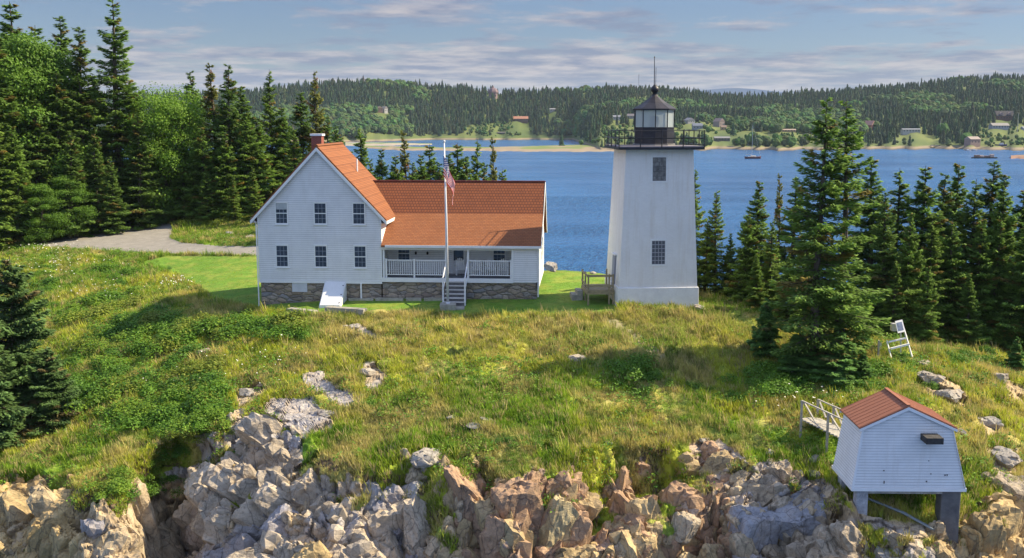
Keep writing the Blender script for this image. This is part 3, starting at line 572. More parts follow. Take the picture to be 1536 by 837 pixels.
def far_at(px, py):
    Ys = np.linspace(np.interp(px, fp, Ysh), YC, 400); pxx = np.full(400, px, float); zz = far_z(pxx, Ys); _, pp = project((pxx - CX) / F * Ys, Ys, zz)
    i = int(np.argmin(np.abs(pp - py))); return Vector(((px - CX) / F * Ys[i], Ys[i], zz[i]))
def strip(name, pts, zmax, c1, c2, seed):   # low land bars in the harbour: (px, py_far, py_near)
    pxs = np.arange(pts[0][0], pts[-1][0], 3.0); far = np.interp(pxs, [p[0] for p in pts], [p[1] for p in pts]); near = np.interp(pxs, [p[0] for p in pts], [p[2] for p in pts])
    yf = np.array([seaY(v) for v in far]); yn = np.array([seaY(v) for v in near]) + (fbm(pxs * .1, pxs * 0, seed, 3) - .5) * 30
    u = np.linspace(0, 1, 14); Yv = yn[:, None] + (yf - yn)[:, None] * u; Xv = (pxs[:, None] - CX) / F * Yv
    Zv = -0.4 + (zmax + 0.4) * np.sin(np.pi * u)[None, :] ** 0.6 * (0.4 + 0.9 * fbm(Xv * .05, Yv * .03, seed + 3, 3))
    n, m = Xv.shape; a, b = np.meshgrid(np.arange(n - 1), np.arange(m - 1), indexing='ij'); q = (a * m + b).ravel()
    w = np.clip((fbm(Xv * .04, Yv * .02, seed + 9, 3) - .42) * 6, 0, 1).ravel()[:, None]; w[np.tile(u < 0.25, n)] = 0
    o = link(name, npmesh(name, np.stack([Xv, Yv, Zv], -1).reshape(-1, 3), np.stack([q, q + m, q + m + 1, q + 1], 1), MT['ground'], np.array(c1) * (1 - w) + np.array(c2) * w, True)); o['kind'] = 'structure'
strip('sandbar', [(545, 219, 222), (600, 220, 226), (660, 221.5, 226), (730, 221, 227), (800, 219, 228), (860, 217, 228), (925, 216, 228), (960, 221, 226)], 1.6, (0.27, 0.21, 0.14), (0.15, 0.19, 0.05), 21)
strip('sandbar', [(520, 214, 219), (560, 213.5, 219), (620, 215, 218), (650, 216, 217)], 1.4, (0.34, 0.29, 0.22), (0.12, 0.2, 0.04), 23)
strip('mud_islet', [(1512, 234, 238), (1530, 233, 238.5), (1560, 233, 239), (1600, 235, 238)], 1.5, (0.24, 0.14, 0.09), (0.2, 0.16, 0.08), 25)
def blue_hill():
    g = MB(); X0 = (1090 - CX) / F * 9000; n = 40
    prof = [(X0 + (i / n - .5) * 900, 24 + (180 - 141 + 7 * math.sin(math.pi * i / n) ** 1.3) / F * 9000) for i in range(n + 1)]
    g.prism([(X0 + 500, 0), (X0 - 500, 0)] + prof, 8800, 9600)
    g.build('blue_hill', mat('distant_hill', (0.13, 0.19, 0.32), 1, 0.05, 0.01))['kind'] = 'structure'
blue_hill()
def haze():
    o = MB().box(-7000, 7000, -400, 9900, -6, 270).build('haze', bpy.data.materials.new('haze_air')); o['kind'] = 'stuff'
    m = o.data.materials[0]; m.use_nodes = True; nt = m.node_tree; nt.nodes.clear()
    v = N(nt, 'ShaderNodeVolumePrincipled'); v.inputs['Density'].default_value = 0.000055; v.inputs['Color'].default_value = (.66, .82, 1, 1); v.inputs['Anisotropy'].default_value = 0.0
    out = N(nt, 'ShaderNodeOutputMaterial'); nt.links.new(v.outputs[0], out.inputs['Volume'])
haze()

# ------------------------------------------------------------------ trees
def kites(Pc, Dv, Nv, ln, wd):
    """kite-shaped quads at Pc along Dv, plane normal Nv"""
    S = np.cross(Dv, Nv); S /= np.linalg.norm(S, axis=1, keepdims=True) + 1e-9
    ln = np.asarray(ln)[:, None] * np.ones((len(Pc), 1)); wd = np.asarray(wd)[:, None] * np.ones((len(Pc), 1))
    V = np.stack([Pc - Dv * ln * .5, Pc + S * wd * .5 - Dv * ln * .05, Pc + Dv * ln * .5, Pc - S * wd * .5 - Dv * ln * .05], 1)
    n = len(Pc); return V.reshape(-1, 3), np.arange(4 * n).reshape(n, 4)
def unit(a): return a / (np.linalg.norm(a, axis=1, keepdims=True) + 1e-9)
def make_spruce(seed, Ht, R, base=0.08, dens=1.0, tone=(0.05, 0.11, 0.035), tip=(0.10, 0.19, 0.05), sparse=0.12, lean=0.0, power=0.75):
    rg = np.random.default_rng(seed); allP = []; allD = []; allN = []; allC = []; tm = MB()
    ph = rg.uniform(0, 6.28)
    def trunk(z):
        u = z / Ht; return np.array([lean * z + 0.12 * math.sin(u * 5 + ph), 0.10 * math.cos(u * 4 + ph) - .1 * math.cos(ph), z])
    zs = np.linspace(-0.4, Ht, 12); tm.tube([trunk(z) for z in zs], [max(0.015, 0.018 * Ht * (1 - max(z, 0) / Ht) ** 0.9 + 0.012) for z in zs], 7)
    z = Ht * base
    while z < Ht * 0.985:
        u = z / Ht; nb = rg.integers(5, 8) if u < .9 else rg.integers(3, 5)
        prof = (1 - (u - base) / (1 - base)) ** power * (0.55 + 0.45 * min(1, (u - base) / 0.12 + .35))
        for k in range(nb):
            if rg.random() < sparse: continue
            az = rg.uniform(0, 2 * math.pi); L = max(0.35, R * prof * rg.uniform(0.62, 1.12)); zb = z + rg.uniform(-.15, .15)
            e = 0.55 * u - 0.18 + rg.uniform(-.12, .12); dv = np.array([math.cos(az), math.sin(az)]); pv = np.array([-dv[1], dv[0]])
            o0 = trunk(zb)
            f = lambda tt: L * tt * e - 0.30 * L * tt ** 1.5 * (1 - u) + 0.18 * L * tt ** 3
            tt = np.linspace(0, 0.95, 5)
            tm.tube([(o0[0] + dv[0] * L * q, o0[1] + dv[1] * L * q, o0[2] + f(q)) for q in tt], [0.012 + 0.012 * L * (1 - q) for q in tt], 4)
            n = int((62 * L ** 1.7 + 14) * dens); tq = rg.beta(1.5, 1.1, n); w = L * (0.44 * (1 - tq) ** .7 + .07) * np.clip(tq * 4, .2, 1)
            sd = rg.uniform(-1, 1, n); sv = sd * w
            x = o0[0] + dv[0] * L * tq + pv[0] * sv; y = o0[1] + dv[1] * L * tq + pv[1] * sv
            zz = o0[2] + np.array([f(q) for q in tq]) - 0.22 * np.abs(sv) + rg.normal(0, .035 + .02 * L, n)
            allP.append(np.stack([x, y, zz], 1))
            dd = np.stack([dv[0] + pv[0] * sd * .95, dv[1] + pv[1] * sd * .95, rg.normal(-.08, .25, n)], 1); allD.append(unit(dd))
            allN.append(unit(np.stack([rg.normal(0, .45, n), rg.normal(0, .45, n), np.ones(n)], 1)))
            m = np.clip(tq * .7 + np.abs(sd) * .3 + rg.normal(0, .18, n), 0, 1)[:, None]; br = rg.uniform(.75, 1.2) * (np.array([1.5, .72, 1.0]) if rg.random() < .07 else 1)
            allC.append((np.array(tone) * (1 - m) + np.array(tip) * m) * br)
        z += Ht * 0.014 + rg.uniform(.04, .14) + 0.10 * (1 - u)
    Pc = np.concatenate(allP); D_ = np.concatenate(allD); Nn = np.concatenate(allN); Cc = np.concatenate(allC)
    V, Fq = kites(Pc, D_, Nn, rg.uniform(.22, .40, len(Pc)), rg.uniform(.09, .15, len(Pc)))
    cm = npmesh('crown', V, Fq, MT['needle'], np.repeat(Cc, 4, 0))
    me = bpy.data.meshes.new('trunk'); me.from_pydata(tm.v, [], tm.f); me.materials.append(MT['bark']); me.update()
    return dict(crown=cm, trunk=me, h=Ht)
def make_decid(seed, Ht, R, tone=(0.08, 0.17, 0.02), tip=(0.17, 0.31, 0.035), n=26000, lo=0.12, leaf=0.17):
    rg = np.random.default_rng(seed); tm = MB()
    tm.tube([(0, 0, -.4), (0.1, 0, Ht * .3), (-.1, .1, Ht * .6), (0, 0, Ht * .85)], [.022 * Ht, .017 * Ht, .01 * Ht, .02], 7)
    L = []; 
    for k in range(60):
        u = rg.uniform(lo, 1) ; rr = R * math.sqrt(max(.05, 1 - ((u - lo - .28 * (1 - lo)) / (.75 * (1 - lo))) ** 2)) * rg.uniform(.2, .85); a = rg.uniform(0, 6.28)
        c = np.array([rr * math.cos(a), rr * math.sin(a), u * Ht * .93]); L.append((c, R * rg.uniform(.22, .42)))
        tm.tube([(0, 0, max(.1, c[2] - rr * .9 - .1 * Ht)), tuple(c * .5 + np.array([0, 0, c[2] * .45])), tuple(c)], [.05, .03, .012], 4)
    Ps = []; Ns = []; Cs = []
    for c, r in L:
        m = int(n / 60); d = unit(rg.normal(size=(m, 3))); d[:, 2] = np.where(rg.random(m) < .35, np.abs(d[:, 2]), d[:, 2]); rad = r * rg.uniform(.55, 1.08, m)[:, None] * (0.85 + .3 * rg.random())
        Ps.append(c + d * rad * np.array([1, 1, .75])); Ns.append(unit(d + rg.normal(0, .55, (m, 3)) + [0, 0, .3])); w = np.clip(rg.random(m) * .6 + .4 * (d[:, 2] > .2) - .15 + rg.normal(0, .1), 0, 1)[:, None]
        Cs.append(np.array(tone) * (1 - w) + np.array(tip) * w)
    Pc = np.concatenate(Ps); Nn = np.concatenate(Ns); D_ = unit(np.cross(Nn, rg.normal(size=Nn.shape)))
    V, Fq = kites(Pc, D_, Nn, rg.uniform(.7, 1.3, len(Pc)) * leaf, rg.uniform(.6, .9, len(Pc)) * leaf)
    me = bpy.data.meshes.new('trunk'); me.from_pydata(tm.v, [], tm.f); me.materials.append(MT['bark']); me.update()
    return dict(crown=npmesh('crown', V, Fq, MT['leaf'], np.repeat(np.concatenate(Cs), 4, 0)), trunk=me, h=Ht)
dk = (0.095, 0.17, 0.035); tp = (0.22, 0.36, 0.06)
SPR = [make_spruce(1, 14, 3.3, .04, tone=dk, tip=tp), make_spruce(2, 14, 2.9, .05, tone=dk, tip=(0.18, 0.30, 0.06), sparse=.2), make_spruce(3, 14, 2.6, .06, tone=(0.09, .17, .035), tip=(.24, .36, .06), sparse=.25, lean=.01),
       make_spruce(4, 14, 3.6, .03, tone=dk, tip=tp, power=.9), make_spruce(5, 14, 2.2, .10, tone=(0.11, .14, .035), tip=(.30, .31, .07), sparse=.35, lean=-.012)]
BLUE = make_spruce(6, 9, 3.6, .02, tone=(0.06, 0.115, 0.035), tip=(0.14, 0.24, 0.07), dens=1.3, sparse=.05)
BIG = make_spruce(7, 15, 3.5, .10, tone=dk, tip=tp, dens=.85, sparse=.38, power=.72)
BIG2 = make_spruce(8, 15, 3.1, .08, tone=dk, tip=tp, dens=.85, sparse=.36, power=.7)
YOUNG = make_spruce(9, 5, 1.9, .03, tone=(0.07, .16, .04), tip=(.16, .32, .07), dens=1.4, sparse=.1)
SPIRE = make_spruce(10, 20, 3.0, .03, tone=dk, tip=tp, sparse=.22, power=.62)
DEC = [make_decid(21, 12, 3.6), make_decid(22, 12, 4.2, tone=(.10, .20, .02), tip=(.23, .39, .04))]
def plant(proto, name, px, py_top, Y, label, group=None, wide=1.0, cat='tree', zb=None, rot=None, sink=0.0):
    X = (px - CX) / F; p = unproj(px, py_top, Y); zb = down(p.x, Y) if zb is None else zb
    k = (p.z - zb) / proto['h']
    e = empty(name, (p.x, Y, zb - sink), 0, label, cat, group)
    rz = random.uniform(0, 6.28) if rot is None else rot
    e.rotation_euler = (0, 0, rz); e.scale = (k * wide, k * wide, k)
    link('trunk', proto['trunk'], e); link('crown', proto['crown'], e); return e
random.seed(5)
GL = 'spruces of the wood left of the house'
plant(SPIRE, 'spruce_tree', 168, -4, 112, 'tallest spruce of the left wood with a narrow spire reaching the top of the picture', wide=1.25)
for px, py, Y, lab in [(88, 26, 116, 'thin bare-topped spruce standing left of the tallest spire'), (116, 42, 110, 'dark pointed spruce close left of the tallest spire'), (404, 104, 118, 'slender spruce with an open pointed top just left of the house chimney'),
        (472, 106, 122, 'ragged yellowish spruce rising above the house roof beside the chimney'), (318, 94, 114, 'left of two close dark spruce tops beyond the end of the driveway'), (342, 98, 113, 'right of two close dark spruce tops beyond the end of the driveway'),
        (286, 108, 122, 'small spruce tip poking up behind the bright leafy trees')]:
    plant(SPR[[1, 0, 2, 4, 1, 2, 1][int(px) % 7]], 'spruce_tree', px, py, Y, lab, wide=.92 if px > 360 else 1.1)
for px, py, Y in [(-20, 20, 104), (8, 2, 112), (30, 60, 118), (58, 38, 120), (50, 150, 106), (84, 110, 108), (20, 190, 102), (140, 110, 114), (196, 125, 114), (205, 170, 109), (140, 190, 107), (105, 200, 105), (70, 240, 104), (165, 235, 106), (300, 190, 111), (335, 200, 110), (366, 170, 112), (362, 130, 117), (388, 175, 114),
        (310, 250, 109), (350, 262, 108), (270, 200, 112), (222, 205, 111), (240, 262, 111), (378, 250, 106), (0, 240, 101), (40, 262, 103), (-30, 140, 100), (425, 160, 118), (450, 140, 124), (438, 190, 112)]:
    plant(random.choice(SPR[:4]), 'spruce_tree', px, py, Y, 'dark green spruce crowded into the wood left of the house', GL, wide=random.uniform(1.1, 1.45))
for px, py, Y, lab in [(30, 48, 108, 'bright leafy tree with a rounded crown at the upper left'), (64, 62, 110, 'bright leafy tree between the upper left tree and the bare-topped spruce'), (240, 122, 113, 'left of two bright green leafy trees behind the end of the driveway'), (270, 124, 114, 'right of two bright green leafy trees behind the end of the driveway')]:
    plant(DEC[1 if px > 200 else 0], 'leafy_tree', px, py, Y, lab, wide=.95)
for px, py, Y in [(250, 235, 116), (215, 270, 115), (180, 285, 114), (100, 262, 104), (60, 275, 102)]:
    plant(DEC[0], 'leafy_tree', px, py, Y, 'low bushy leafy tree at the foot of the left wood', 'low leafy trees edging the wood', wide=1.3)
# behind the house
GB = 'spruce tops behind the wing roof'
for px, py, Y, w, lab in [(608, 196, 92, .8, 'tallest yellowish spruce top behind the wing roof'), (742, 205, 96, .55, 'thin bare-stemmed spruce behind the right half of the wing roof'), (715, 208, 94, .8, 'spruce left of the thin bare-stemmed one behind the wing roof'), (540, 190, 96, 1.1, 'bright green spruce behind the steep house roof')]:
    plant(SPR[4 if px in (608, 742) else 2], 'spruce_tree', px, py, Y, lab, wide=w)
for px, py, Y in [(570, 222, 92), (590, 232, 90), (634, 230, 91), (648, 216, 94), (672, 232, 91), (690, 214, 95), (700, 236, 92), (556, 240, 90), (510, 205, 100), (527, 225, 95), (660, 245, 89), (725, 245, 90), (755, 252, 90), (618, 245, 88), (490, 175, 112), (505, 190, 105)]:
    plant(random.choice(SPR[:3]), 'spruce_tree', px, py, Y, 'green spruce top showing over the orange roofs', GB, wide=random.uniform(.9, 1.2))
# right of the tower
for px, py, Y, w, lab in [(1043, 252, 73, .9, 'spruce half hidden behind the right edge of the white tower'), (1077, 284, 72, 1.0, 'pointed spruce next right of the half hidden one by the tower'), (1172, 260, 74, .6, 'narrow-topped spruce just left of the big twin-stemmed spruces')]:
    plant(SPR[2 if px != 1172 else 4], 'spruce_tree', px, py, Y, lab, wide=w)
plant(BIG, 'spruce_tree', 1240, 148, 58.5, 'left of the two tall close spruces in front of the harbour', rot=.4, wide=1.0)
plant(BIG2, 'spruce_tree', 1274, 147, 59.5, 'right of the two tall close spruces in front of the harbour', rot=2.2, wide=1.0)
GR = 'spruces on the right hand shore'
for px, py, Y in [(1140, 272, 71), (1120, 320, 70), (1195, 262, 73), (1160, 330, 69), (1098, 350, 72), (1310, 240, 71), (1330, 290, 68), (1352, 252, 72), (1384, 248, 71), (1418, 262, 72), (1440, 246, 74), (1462, 268, 72), (1490, 244, 73), (1512, 262, 70), (1535, 284, 71), (1365, 320, 67), (1400, 330, 68), (1432, 330, 69), (1470, 330, 69),
        (1500, 330, 69), (1545, 330, 68), (1580, 250, 72), (1620, 270, 71), (1060, 330, 72), (1345, 390, 66), (1392, 400, 65.5), (1455, 410, 67), (1520, 400, 68), (1215, 330, 67), (1185, 380, 66), (1135, 380, 68)]:
    plant(random.choice(SPR[:4] if px % 3 else SPR[3:4]), 'spruce_tree', px, py, Y, 'dark spruce in the belt along the right hand shore', GR, wide=random.uniform(.95, 1.3))
plant(YOUNG, 'spruce_tree', 1152, 452, 60.5, 'small young spruce standing in the grass left of the tall pair', wide=1.1)
plant(YOUNG, 'spruce_tree', 1528, 508, 62.5, 'small bright young spruce at the right edge above the rocks', wide=1.2)
plant(YOUNG, 'spruce_tree', 1205, 498, 58.2, 'low spreading young spruce left of the tall pair\'s trunks', wide=2.0)
plant(YOUNG, 'spruce_tree', 1262, 505, 57, 'low spreading young spruce under the tall pair', wide=2.3)
plant(YOUNG, 'spruce_tree', 1296, 528, 57.0, 'low spreading young spruce beside the solar panel stand', wide=1.3)
plant(BLUE, 'spruce_tree', 14, 385, 58, 'large blue-green spruce in the left foreground at the picture edge', wide=1.0)
plant(BLUE, 'spruce_tree', 70, 520, 57, 'lower blue-green spruce in front of the large one at the left edge', wide=1.25)
plant(BLUE, 'spruce_tree', -40, 470, 55, 'blue-green spruce cut off by the left picture edge', wide=1.2)

# woodland across the harbour
rg = np.random.default_rng(77)
def template_conifer():
    V = []; Fc = []
    for l in range(6):
        z0 = .06 + l * .15; z1 = min(1.0, z0 + .30); r = .21 * (1 - z0) ** .85 + .015
        b = len(V)
        for k in range(6): V.append((r * math.cos(k * 1.047 + l * .5), r * math.sin(k * 1.047 + l * .5), z0 + (.03 if k % 2 else -.02)))
        V.append((0, 0, z1)); Fc += [(b + k, b + (k + 1) % 6, b + 6) for k in range(6)]
    return np.array(V), np.array(Fc)
def template_round():
    V = []; Fc = []; nl, nk = 6, 9
    for i in range(nl):
        th = math.pi * (i + .6) / (nl + .2)
        for k in range(nk): V.append((.36 * math.sin(th) * math.cos(k * 6.283 / nk), .36 * math.sin(th) * math.sin(k * 6.283 / nk), .52 + .48 * math.cos(th)))
    for i in range(nl - 1):
        for k in range(nk):
            a, b, c, d = i * nk + k, i * nk + (k + 1) % nk, (i + 1) * nk + (k + 1) % nk, (i + 1) * nk + k; Fc += [(a, b, c), (a, c, d)]
    return np.array(V), np.array(Fc)
TC, TR = template_conifer(), template_round()
def far_batch(tmpl, pos, hh, ww, cols, jit, seed):
    V0, F0 = tmpl; n = len(pos); r = np.random.default_rng(seed); a = r.uniform(0, 6.28, n)
    V = np.repeat(V0[None], n, 0); V = V * (1 + r.normal(0, jit, V.shape) * [1, 1, .25])
    x = V[..., 0] * np.cos(a)[:, None] - V[..., 1] * np.sin(a)[:, None]; y = V[..., 0] * np.sin(a)[:, None] + V[..., 1] * np.cos(a)[:, None]
    V = np.stack([x * ww[:, None], y * ww[:, None], V[..., 2] * hh[:, None]], -1) + pos[:, None]
    Fq = (F0[None] + (np.arange(n) * len(V0))[:, None, None]).reshape(-1, 3)
    cc = np.repeat(cols[:, None], len(V0), 1) * r.uniform(.72, 1.28, (n, len(V0), 1)); return V.reshape(-1, 3), Fq, cc.reshape(-1, 3)
FAR_H = [  # px, py base, width m, depth, wall h, roof h, wall colour, roof colour, name, label, yaw
 (571, 168, 7, 7, 4.5, 2.5, (.20, .13, .11), (.30, .22, .17), 'brown_cottage', 'brown cottage among the trees above the left shore of the harbour', .5),
 (579, 169, 6, 6, 5, 3, (.5, .5, .5), (.3, .27, .26), 'grey_cottage', 'pale grey cottage close right of the brown one in the trees', .9),
 (781, 182, 18, 9, 3.2, 3.2, (.22, .14, .11), (.50, .24, .16), 'long_cottage', 'long brown house with an orange-red roof above the far meadow', 0.02),
 (752, 201, 10, 5, 1.6, 1.0, (.10, .10, .09), (.16, .15, .13), 'low_hut', 'low dark hut on the far meadow below the orange-roofed house', 0),
 (828, 167, 7, 5, 2.6, 1.4, (.55, .55, .55), (.34, .34, .36), 'white_cabin', 'tiny white cabin in the far trees right of the orange-roofed house', 0),
 (923, 180, 8, 6, 3.0, 1.8, (.60, .62, .66), (.25, .27, .33), 'white_cottage', 'white cottage seen left of the lantern room across the harbour', .2),
 (945, 178, 8, 6, 2.8, 2.2, (.42, .42, .44), (.24, .22, .24), 'grey_cottage', 'grey cottage partly behind the lantern roof across the harbour', -.2),
 (1031, 185, 9, 7, 3.0, 2.6, (.42, .43, .48), (.25, .26, .32), 'grey_cottage', 'upper blue-grey cottage just right of the lantern room', .5),
 (1043, 194, 9, 7, 3.4, 2.4, (.33, .37, .45), (.20, .23, .30), 'blue_cottage', 'lower blue-grey cottage just right of the lantern room', 0),
 (1075, 190, 8, 8, 5.0, 3.4, (.36, .30, .30), (.28, .22, .22), 'gabled_house', 'tall gabled grey house on the far meadow left of the sailing boat mast', .7),
 (1082, 195, 5, 5, 2.6, 2.0, (.50, .38, .22), (.30, .22, .18), 'yellow_shed', 'small yellowish shed beside the tall gabled grey house', 0),
 (1080, 211, 13, 6, 2.2, 1.4, (.18, .17, .17), (.30, .30, .32), 'boathouse', 'low dark boathouse by the far shore left of the sailing boat', 0),
 (1178, 198, 13, 6, 1.8, 1.0, (.50, .36, .24), (.46, .36, .30), 'low_barn', 'low tan barn on the far shore right of the sailing boat', 0),
 (1299, 194, 8, 8, 4.0, 4.2, (.36, .15, .12), (.45, .25, .22), 'red_barn', 'steep reddish gabled barn behind the two tall close spruces', .8),
 (1360, 199, 16, 6, 3.0, .8, (.62, .62, .64), (.35, .37, .42), 'long_white_building', 'long low white building on the green knoll across the harbour', 0),
 (1453, 217, 10, 7, 4.4, 2.2, (.40, .30, .28), (.44, .36, .32), 'wharf_shed', 'square tan shed at the landward end of the pier', .35),
 (1497, 180, 17, 9, 4.0, 5.0, (.22, .12, .11), (.06, .055, .07), 'dormered_house', 'large brown house with a dark dormered roof high on the right', 0),
 (1491, 193, 16, 7, 2.8, 2.4, (.42, .46, .58), (.38, .36, .34), 'blue_house', 'pale blue house below the large dark-roofed one', .1),
 (1533, 197, 9, 6, 2.8, 1.6, (.60, .64, .72), (.34, .36, .40), 'white_cottage', 'small white cottage at the right picture edge across the harbour', 0),
]
clear_px = []; hpos = []
for h in FAR_H:
    p = far_at(h[0], h[1]); hpos.append(p); clear_px.append((h[0], h[2] / 2 / p.y * F + 1, p.y))
dome_p = far_at(740, 146.5)
CLEAR = [[(688, 206), (700, 190), (745, 184), (770, 184), (800, 192), (802, 205), (775, 211), (690, 212)], [(985, 208), (1005, 190), (1060, 182), (1110, 196), (1160, 200), (1230, 200), (1235, 216), (985, 216)], [(1335, 217), (1350, 201), (1380, 200), (1410, 208), (1408, 219)],
         [(1455, 218), (1470, 195), (1490, 188), (1540, 192), (1600, 200), (1600, 222), (1470, 223)], [(545, 206), (555, 198), (600, 205), (640, 208), (640, 216), (540, 216)], [(548, 172), (585, 170), (592, 178), (560, 180)], [(900, 190), (990, 190), (990, 218), (880, 218), (900, 205)]]
def forest():
    n = 26000
    px = rg.uniform(-150, 1720, n); ys = np.interp(px, fp, Ysh); Y = ys + 15 + (YC + 60 - ys) * rg.beta(1.15, 1.0, n)
    z = far_z(px, Y); X = (px - CX) / F * Y; bx, by = project(X, Y, z)
    keep = np.ones(n, bool)
    incl = np.zeros(n, bool)
    for c in CLEAR: incl |= inpoly(bx, by, c)
    small = incl & (rg.random(n) < .6) & (fbm(X * .03, Y * .02, 18, 2) > .44); keep &= ~incl | small
    for hx, hw, hy in clear_px: keep &= ~((np.abs(px - hx) < hw) & (Y < hy + 10) & (Y > hy - 60))
    keep &= ~((np.abs(px - 740) < 10) & (Y > dome_p.y - 14) & (Y < dome_p.y + 12))
    dec = (fbm(X * .012, Y * .009, 14, 3) + .10 * ((px > 1140) & (px < 1300) & (by > 165) & (by < 205)) + .09 * ((px > 480) & (px < 620) & (by > 165)) - .10 * (by < 165)) > .60
    dec |= small
    col0 = np.stack([rg.uniform(.018, .036, n), rg.uniform(.040, .062, n), rg.uniform(.018, .030, n)], 1)
    col0[rg.random(n) < .06] *= [1.9, 1.3, 1.2]
    k = keep & ~dec; pos = np.stack([X, Y, z - .3], -1)
    hh = rg.uniform(6, 11.5, n) * rg.choice([1, 1, 1, 1.2], n); a = far_batch(TC, pos[k], hh[k], (hh * rg.uniform(.85, 1.25, n))[k], col0[k], .16, 1)
    k = keep & dec; cold = np.stack([rg.uniform(.035, .07, n), rg.uniform(.075, .12, n), rg.uniform(.02, .035, n)], 1); hd = np.where(small, rg.uniform(1.5, 4.5, n), rg.uniform(5, 10, n))
    b = far_batch(TR, pos[k], hd[k], (hd * rg.uniform(1.0, 1.5, n))[k], cold[k], .17, 2)
    me = npmesh('far_woodland', np.concatenate([a[0], b[0]]), np.concatenate([a[1], b[1] + len(a[0])]), MT['ground2'], np.concatenate([a[2], b[2]]))
    tag(link('far_woodland', me), 'dense dark spruce wood covering the hills across the harbour', 'woodland', kind='stuff')
MT['ground2'] = mat('far_foliage', (0, 0, 0), 0.95, 0.3, .25, attr=True)
forest()
def lone_far():
    lone = [(842, 218, 12, 0, 'lone dark spruce on the sandbar left of the tower'), (871, 216, 5, 1, 'rounded bush at the end of the sandbar near the lone dark spruce'), (1097, 204, 13, 0, 'dark spruce clump standing alone on the far meadow below the gabled house'), (1126, 213, 9, 1, 'round dark tree directly behind the mast of the sailing boat'),
            (1160, 212, 7, 1, 'round tree right of the sailing boat mast on the far shore'), (1408, 205, 13, 1, 'bright round leafy tree right of the long white building'), (1060, 199, 6, 1, 'low round bush in front of the blue-grey cottages'), (1242, 214, 9, 1, 'round tree on the far shore left of the tall close spruces'), (728, 196, 5, 1, 'round bush on the far meadow')]
    lone += [(755 + i * 11, 186, 8 + (i % 3) * 2, 0, 'dark spruce in the row below the orange-roofed house') for i in range(-4, 1) if i != 1]
    protos = {}
    for k, (tm, jit) in enumerate(((TC, .1), (TR, .13))):
        V0, F0 = tm; r = np.random.default_rng(5 + k); V = V0 * (1 + r.normal(0, jit, V0.shape) * [1, 1, .3]); protos[k] = (V, F0)
    tk = MB(); tk.tube([(0, 0, -.1), (0, 0, .3)], [.03, .02], 5); tme = bpy.data.meshes.new('trunk'); tme.from_pydata(tk.v, [], tk.f); tme.materials.append(MT['bark'])
    crown = [npmesh('crown', protos[0][0], protos[0][1], MT['ground2'], np.full((len(protos[0][0]), 3), (.025, .065, .03))), npmesh('crown', protos[1][0], protos[1][1], MT['ground2'], np.full((len(protos[1][0]), 3), (.06, .13, .03)))]
    for px, py, hgt, k, lab in lone:
        if px < 880 and py > 210: Y = seaY(py + 3); p = Vector(((px - CX) / F * Y, Y, .8))
        else: p = far_at(px, py)
        g = 'spruces below the orange-roofed house' if 'row below' in lab else None
        e = empty('spruce_tree' if k == 0 else 'round_tree', p, px * .3, lab, 'tree', g); w = hgt * (1.3 if k == 0 else 1.25); e.scale = (w, w, hgt)
        link('trunk', tme, e); link('crown', crown[k], e)
lone_far()
_mc = {}
def cmat(c, r=.8):
    if c not in _mc: _mc[c] = mat('paint', c, r, .1, 1.0)
    return _mc[c]
def far_house(i, h):
    px, py, w, d, wh, rh, wc, rc_, name, lab, yaw = h; p = hpos[i]
    e = empty(name, p, yaw, lab, 'house' if 'hut' not in name and 'shed' not in name and 'barn' not in name else 'shed'); e.scale = (1.05,) * 3
    x = w / 2; y = d / 2
    MB().box(-x, x, -y, y, -2, wh).build('wall', cmat(tuple(v * .72 for v in wc)), e)
    if yaw > .45:   # gable to the viewer
        MB().prism([(-x - .3, wh), (x + .3, wh), (0, wh + rh)], -y - .3, y + .3).build('roof', cmat(tuple(v * .72 for v in rc_)), e)
    else:
        MB().add([(-x - .4, -y - .4, wh), (x + .4, -y - .4, wh), (x + .4, y + .4, wh), (-x - .4, y + .4, wh), (-x - .4, 0, wh + rh), (x + .4, 0, wh + rh)], [(0, 1, 5, 4), (2, 3, 4, 5), (0, 4, 3), (1, 2, 5), (0, 3, 2, 1)]).build('roof', cmat(tuple(v * .72 for v in rc_)), e)
    nw = max(2, int(w / 2.6))
    for k in range(nw):
        cx = -x + w * (k + .5) / nw; MB().box(cx - .45, cx + .45, -y - .05, -y + .05, wh * .42, wh * .42 + 1.0).build('window', MT['glass'], e)
    if 'dormered' in name:
        for s_ in (-1, 1): MB().prism([(s_ * 4 - 1.6, wh + .9), (s_ * 4 + 1.6, wh + .9), (s_ * 4 + 1.6, wh + 2.4), (s_ * 4, wh + 3.4), (s_ * 4 - 1.6, wh + 2.4)], -y - .1, 0).build('dormer', cmat((.30, .22, .22)), e)
for i, h in enumerate(FAR_H): far_house(i, h)
e = empty('domed_lookout', dome_p, .2, 'brown eight-sided domed building rising above the far forest ridge', 'building')
MB().lathe([(6.5, -6), (6.5, 7)], 8, .39).build('wall', cmat((.26, .19, .19)), e); MB().lathe([(8, 7), (7.2, 9.5), (4.8, 12.5), (2, 14)], 8, .39).build('roof', cmat((.20, .14, .15)), e)
MB().lathe([(1.4, 14), (1.4, 15.4), (.2, 17)], 8).build('cupola', cmat((.2, .15, .15)), e)
for k in range(3): MB().box(-4 + k * 2.8, -2.6 + k * 2.8, -6.75, -6.5, 1.5, 4).build('window', MT['glass'], e)
def pole(px, py0, py1, r, name, lab, p=None):
    p = p or far_at(px, py0); top = unproj(px, py1, p.y).z
    tag(MB().tube([(0, 0, -1), (0, 0, top - p.z)], [r, r * .6], 6).build(name, cmat((.55, .53, .48))), lab, 'pole').location = p
pole(1519, 198, 169, .28, 'utility_pole', 'pale pole standing right of the large dark-roofed house'); pole(1452, 212, 190, .15, 'flagpole', 'thin pale pole behind the square wharf shed')
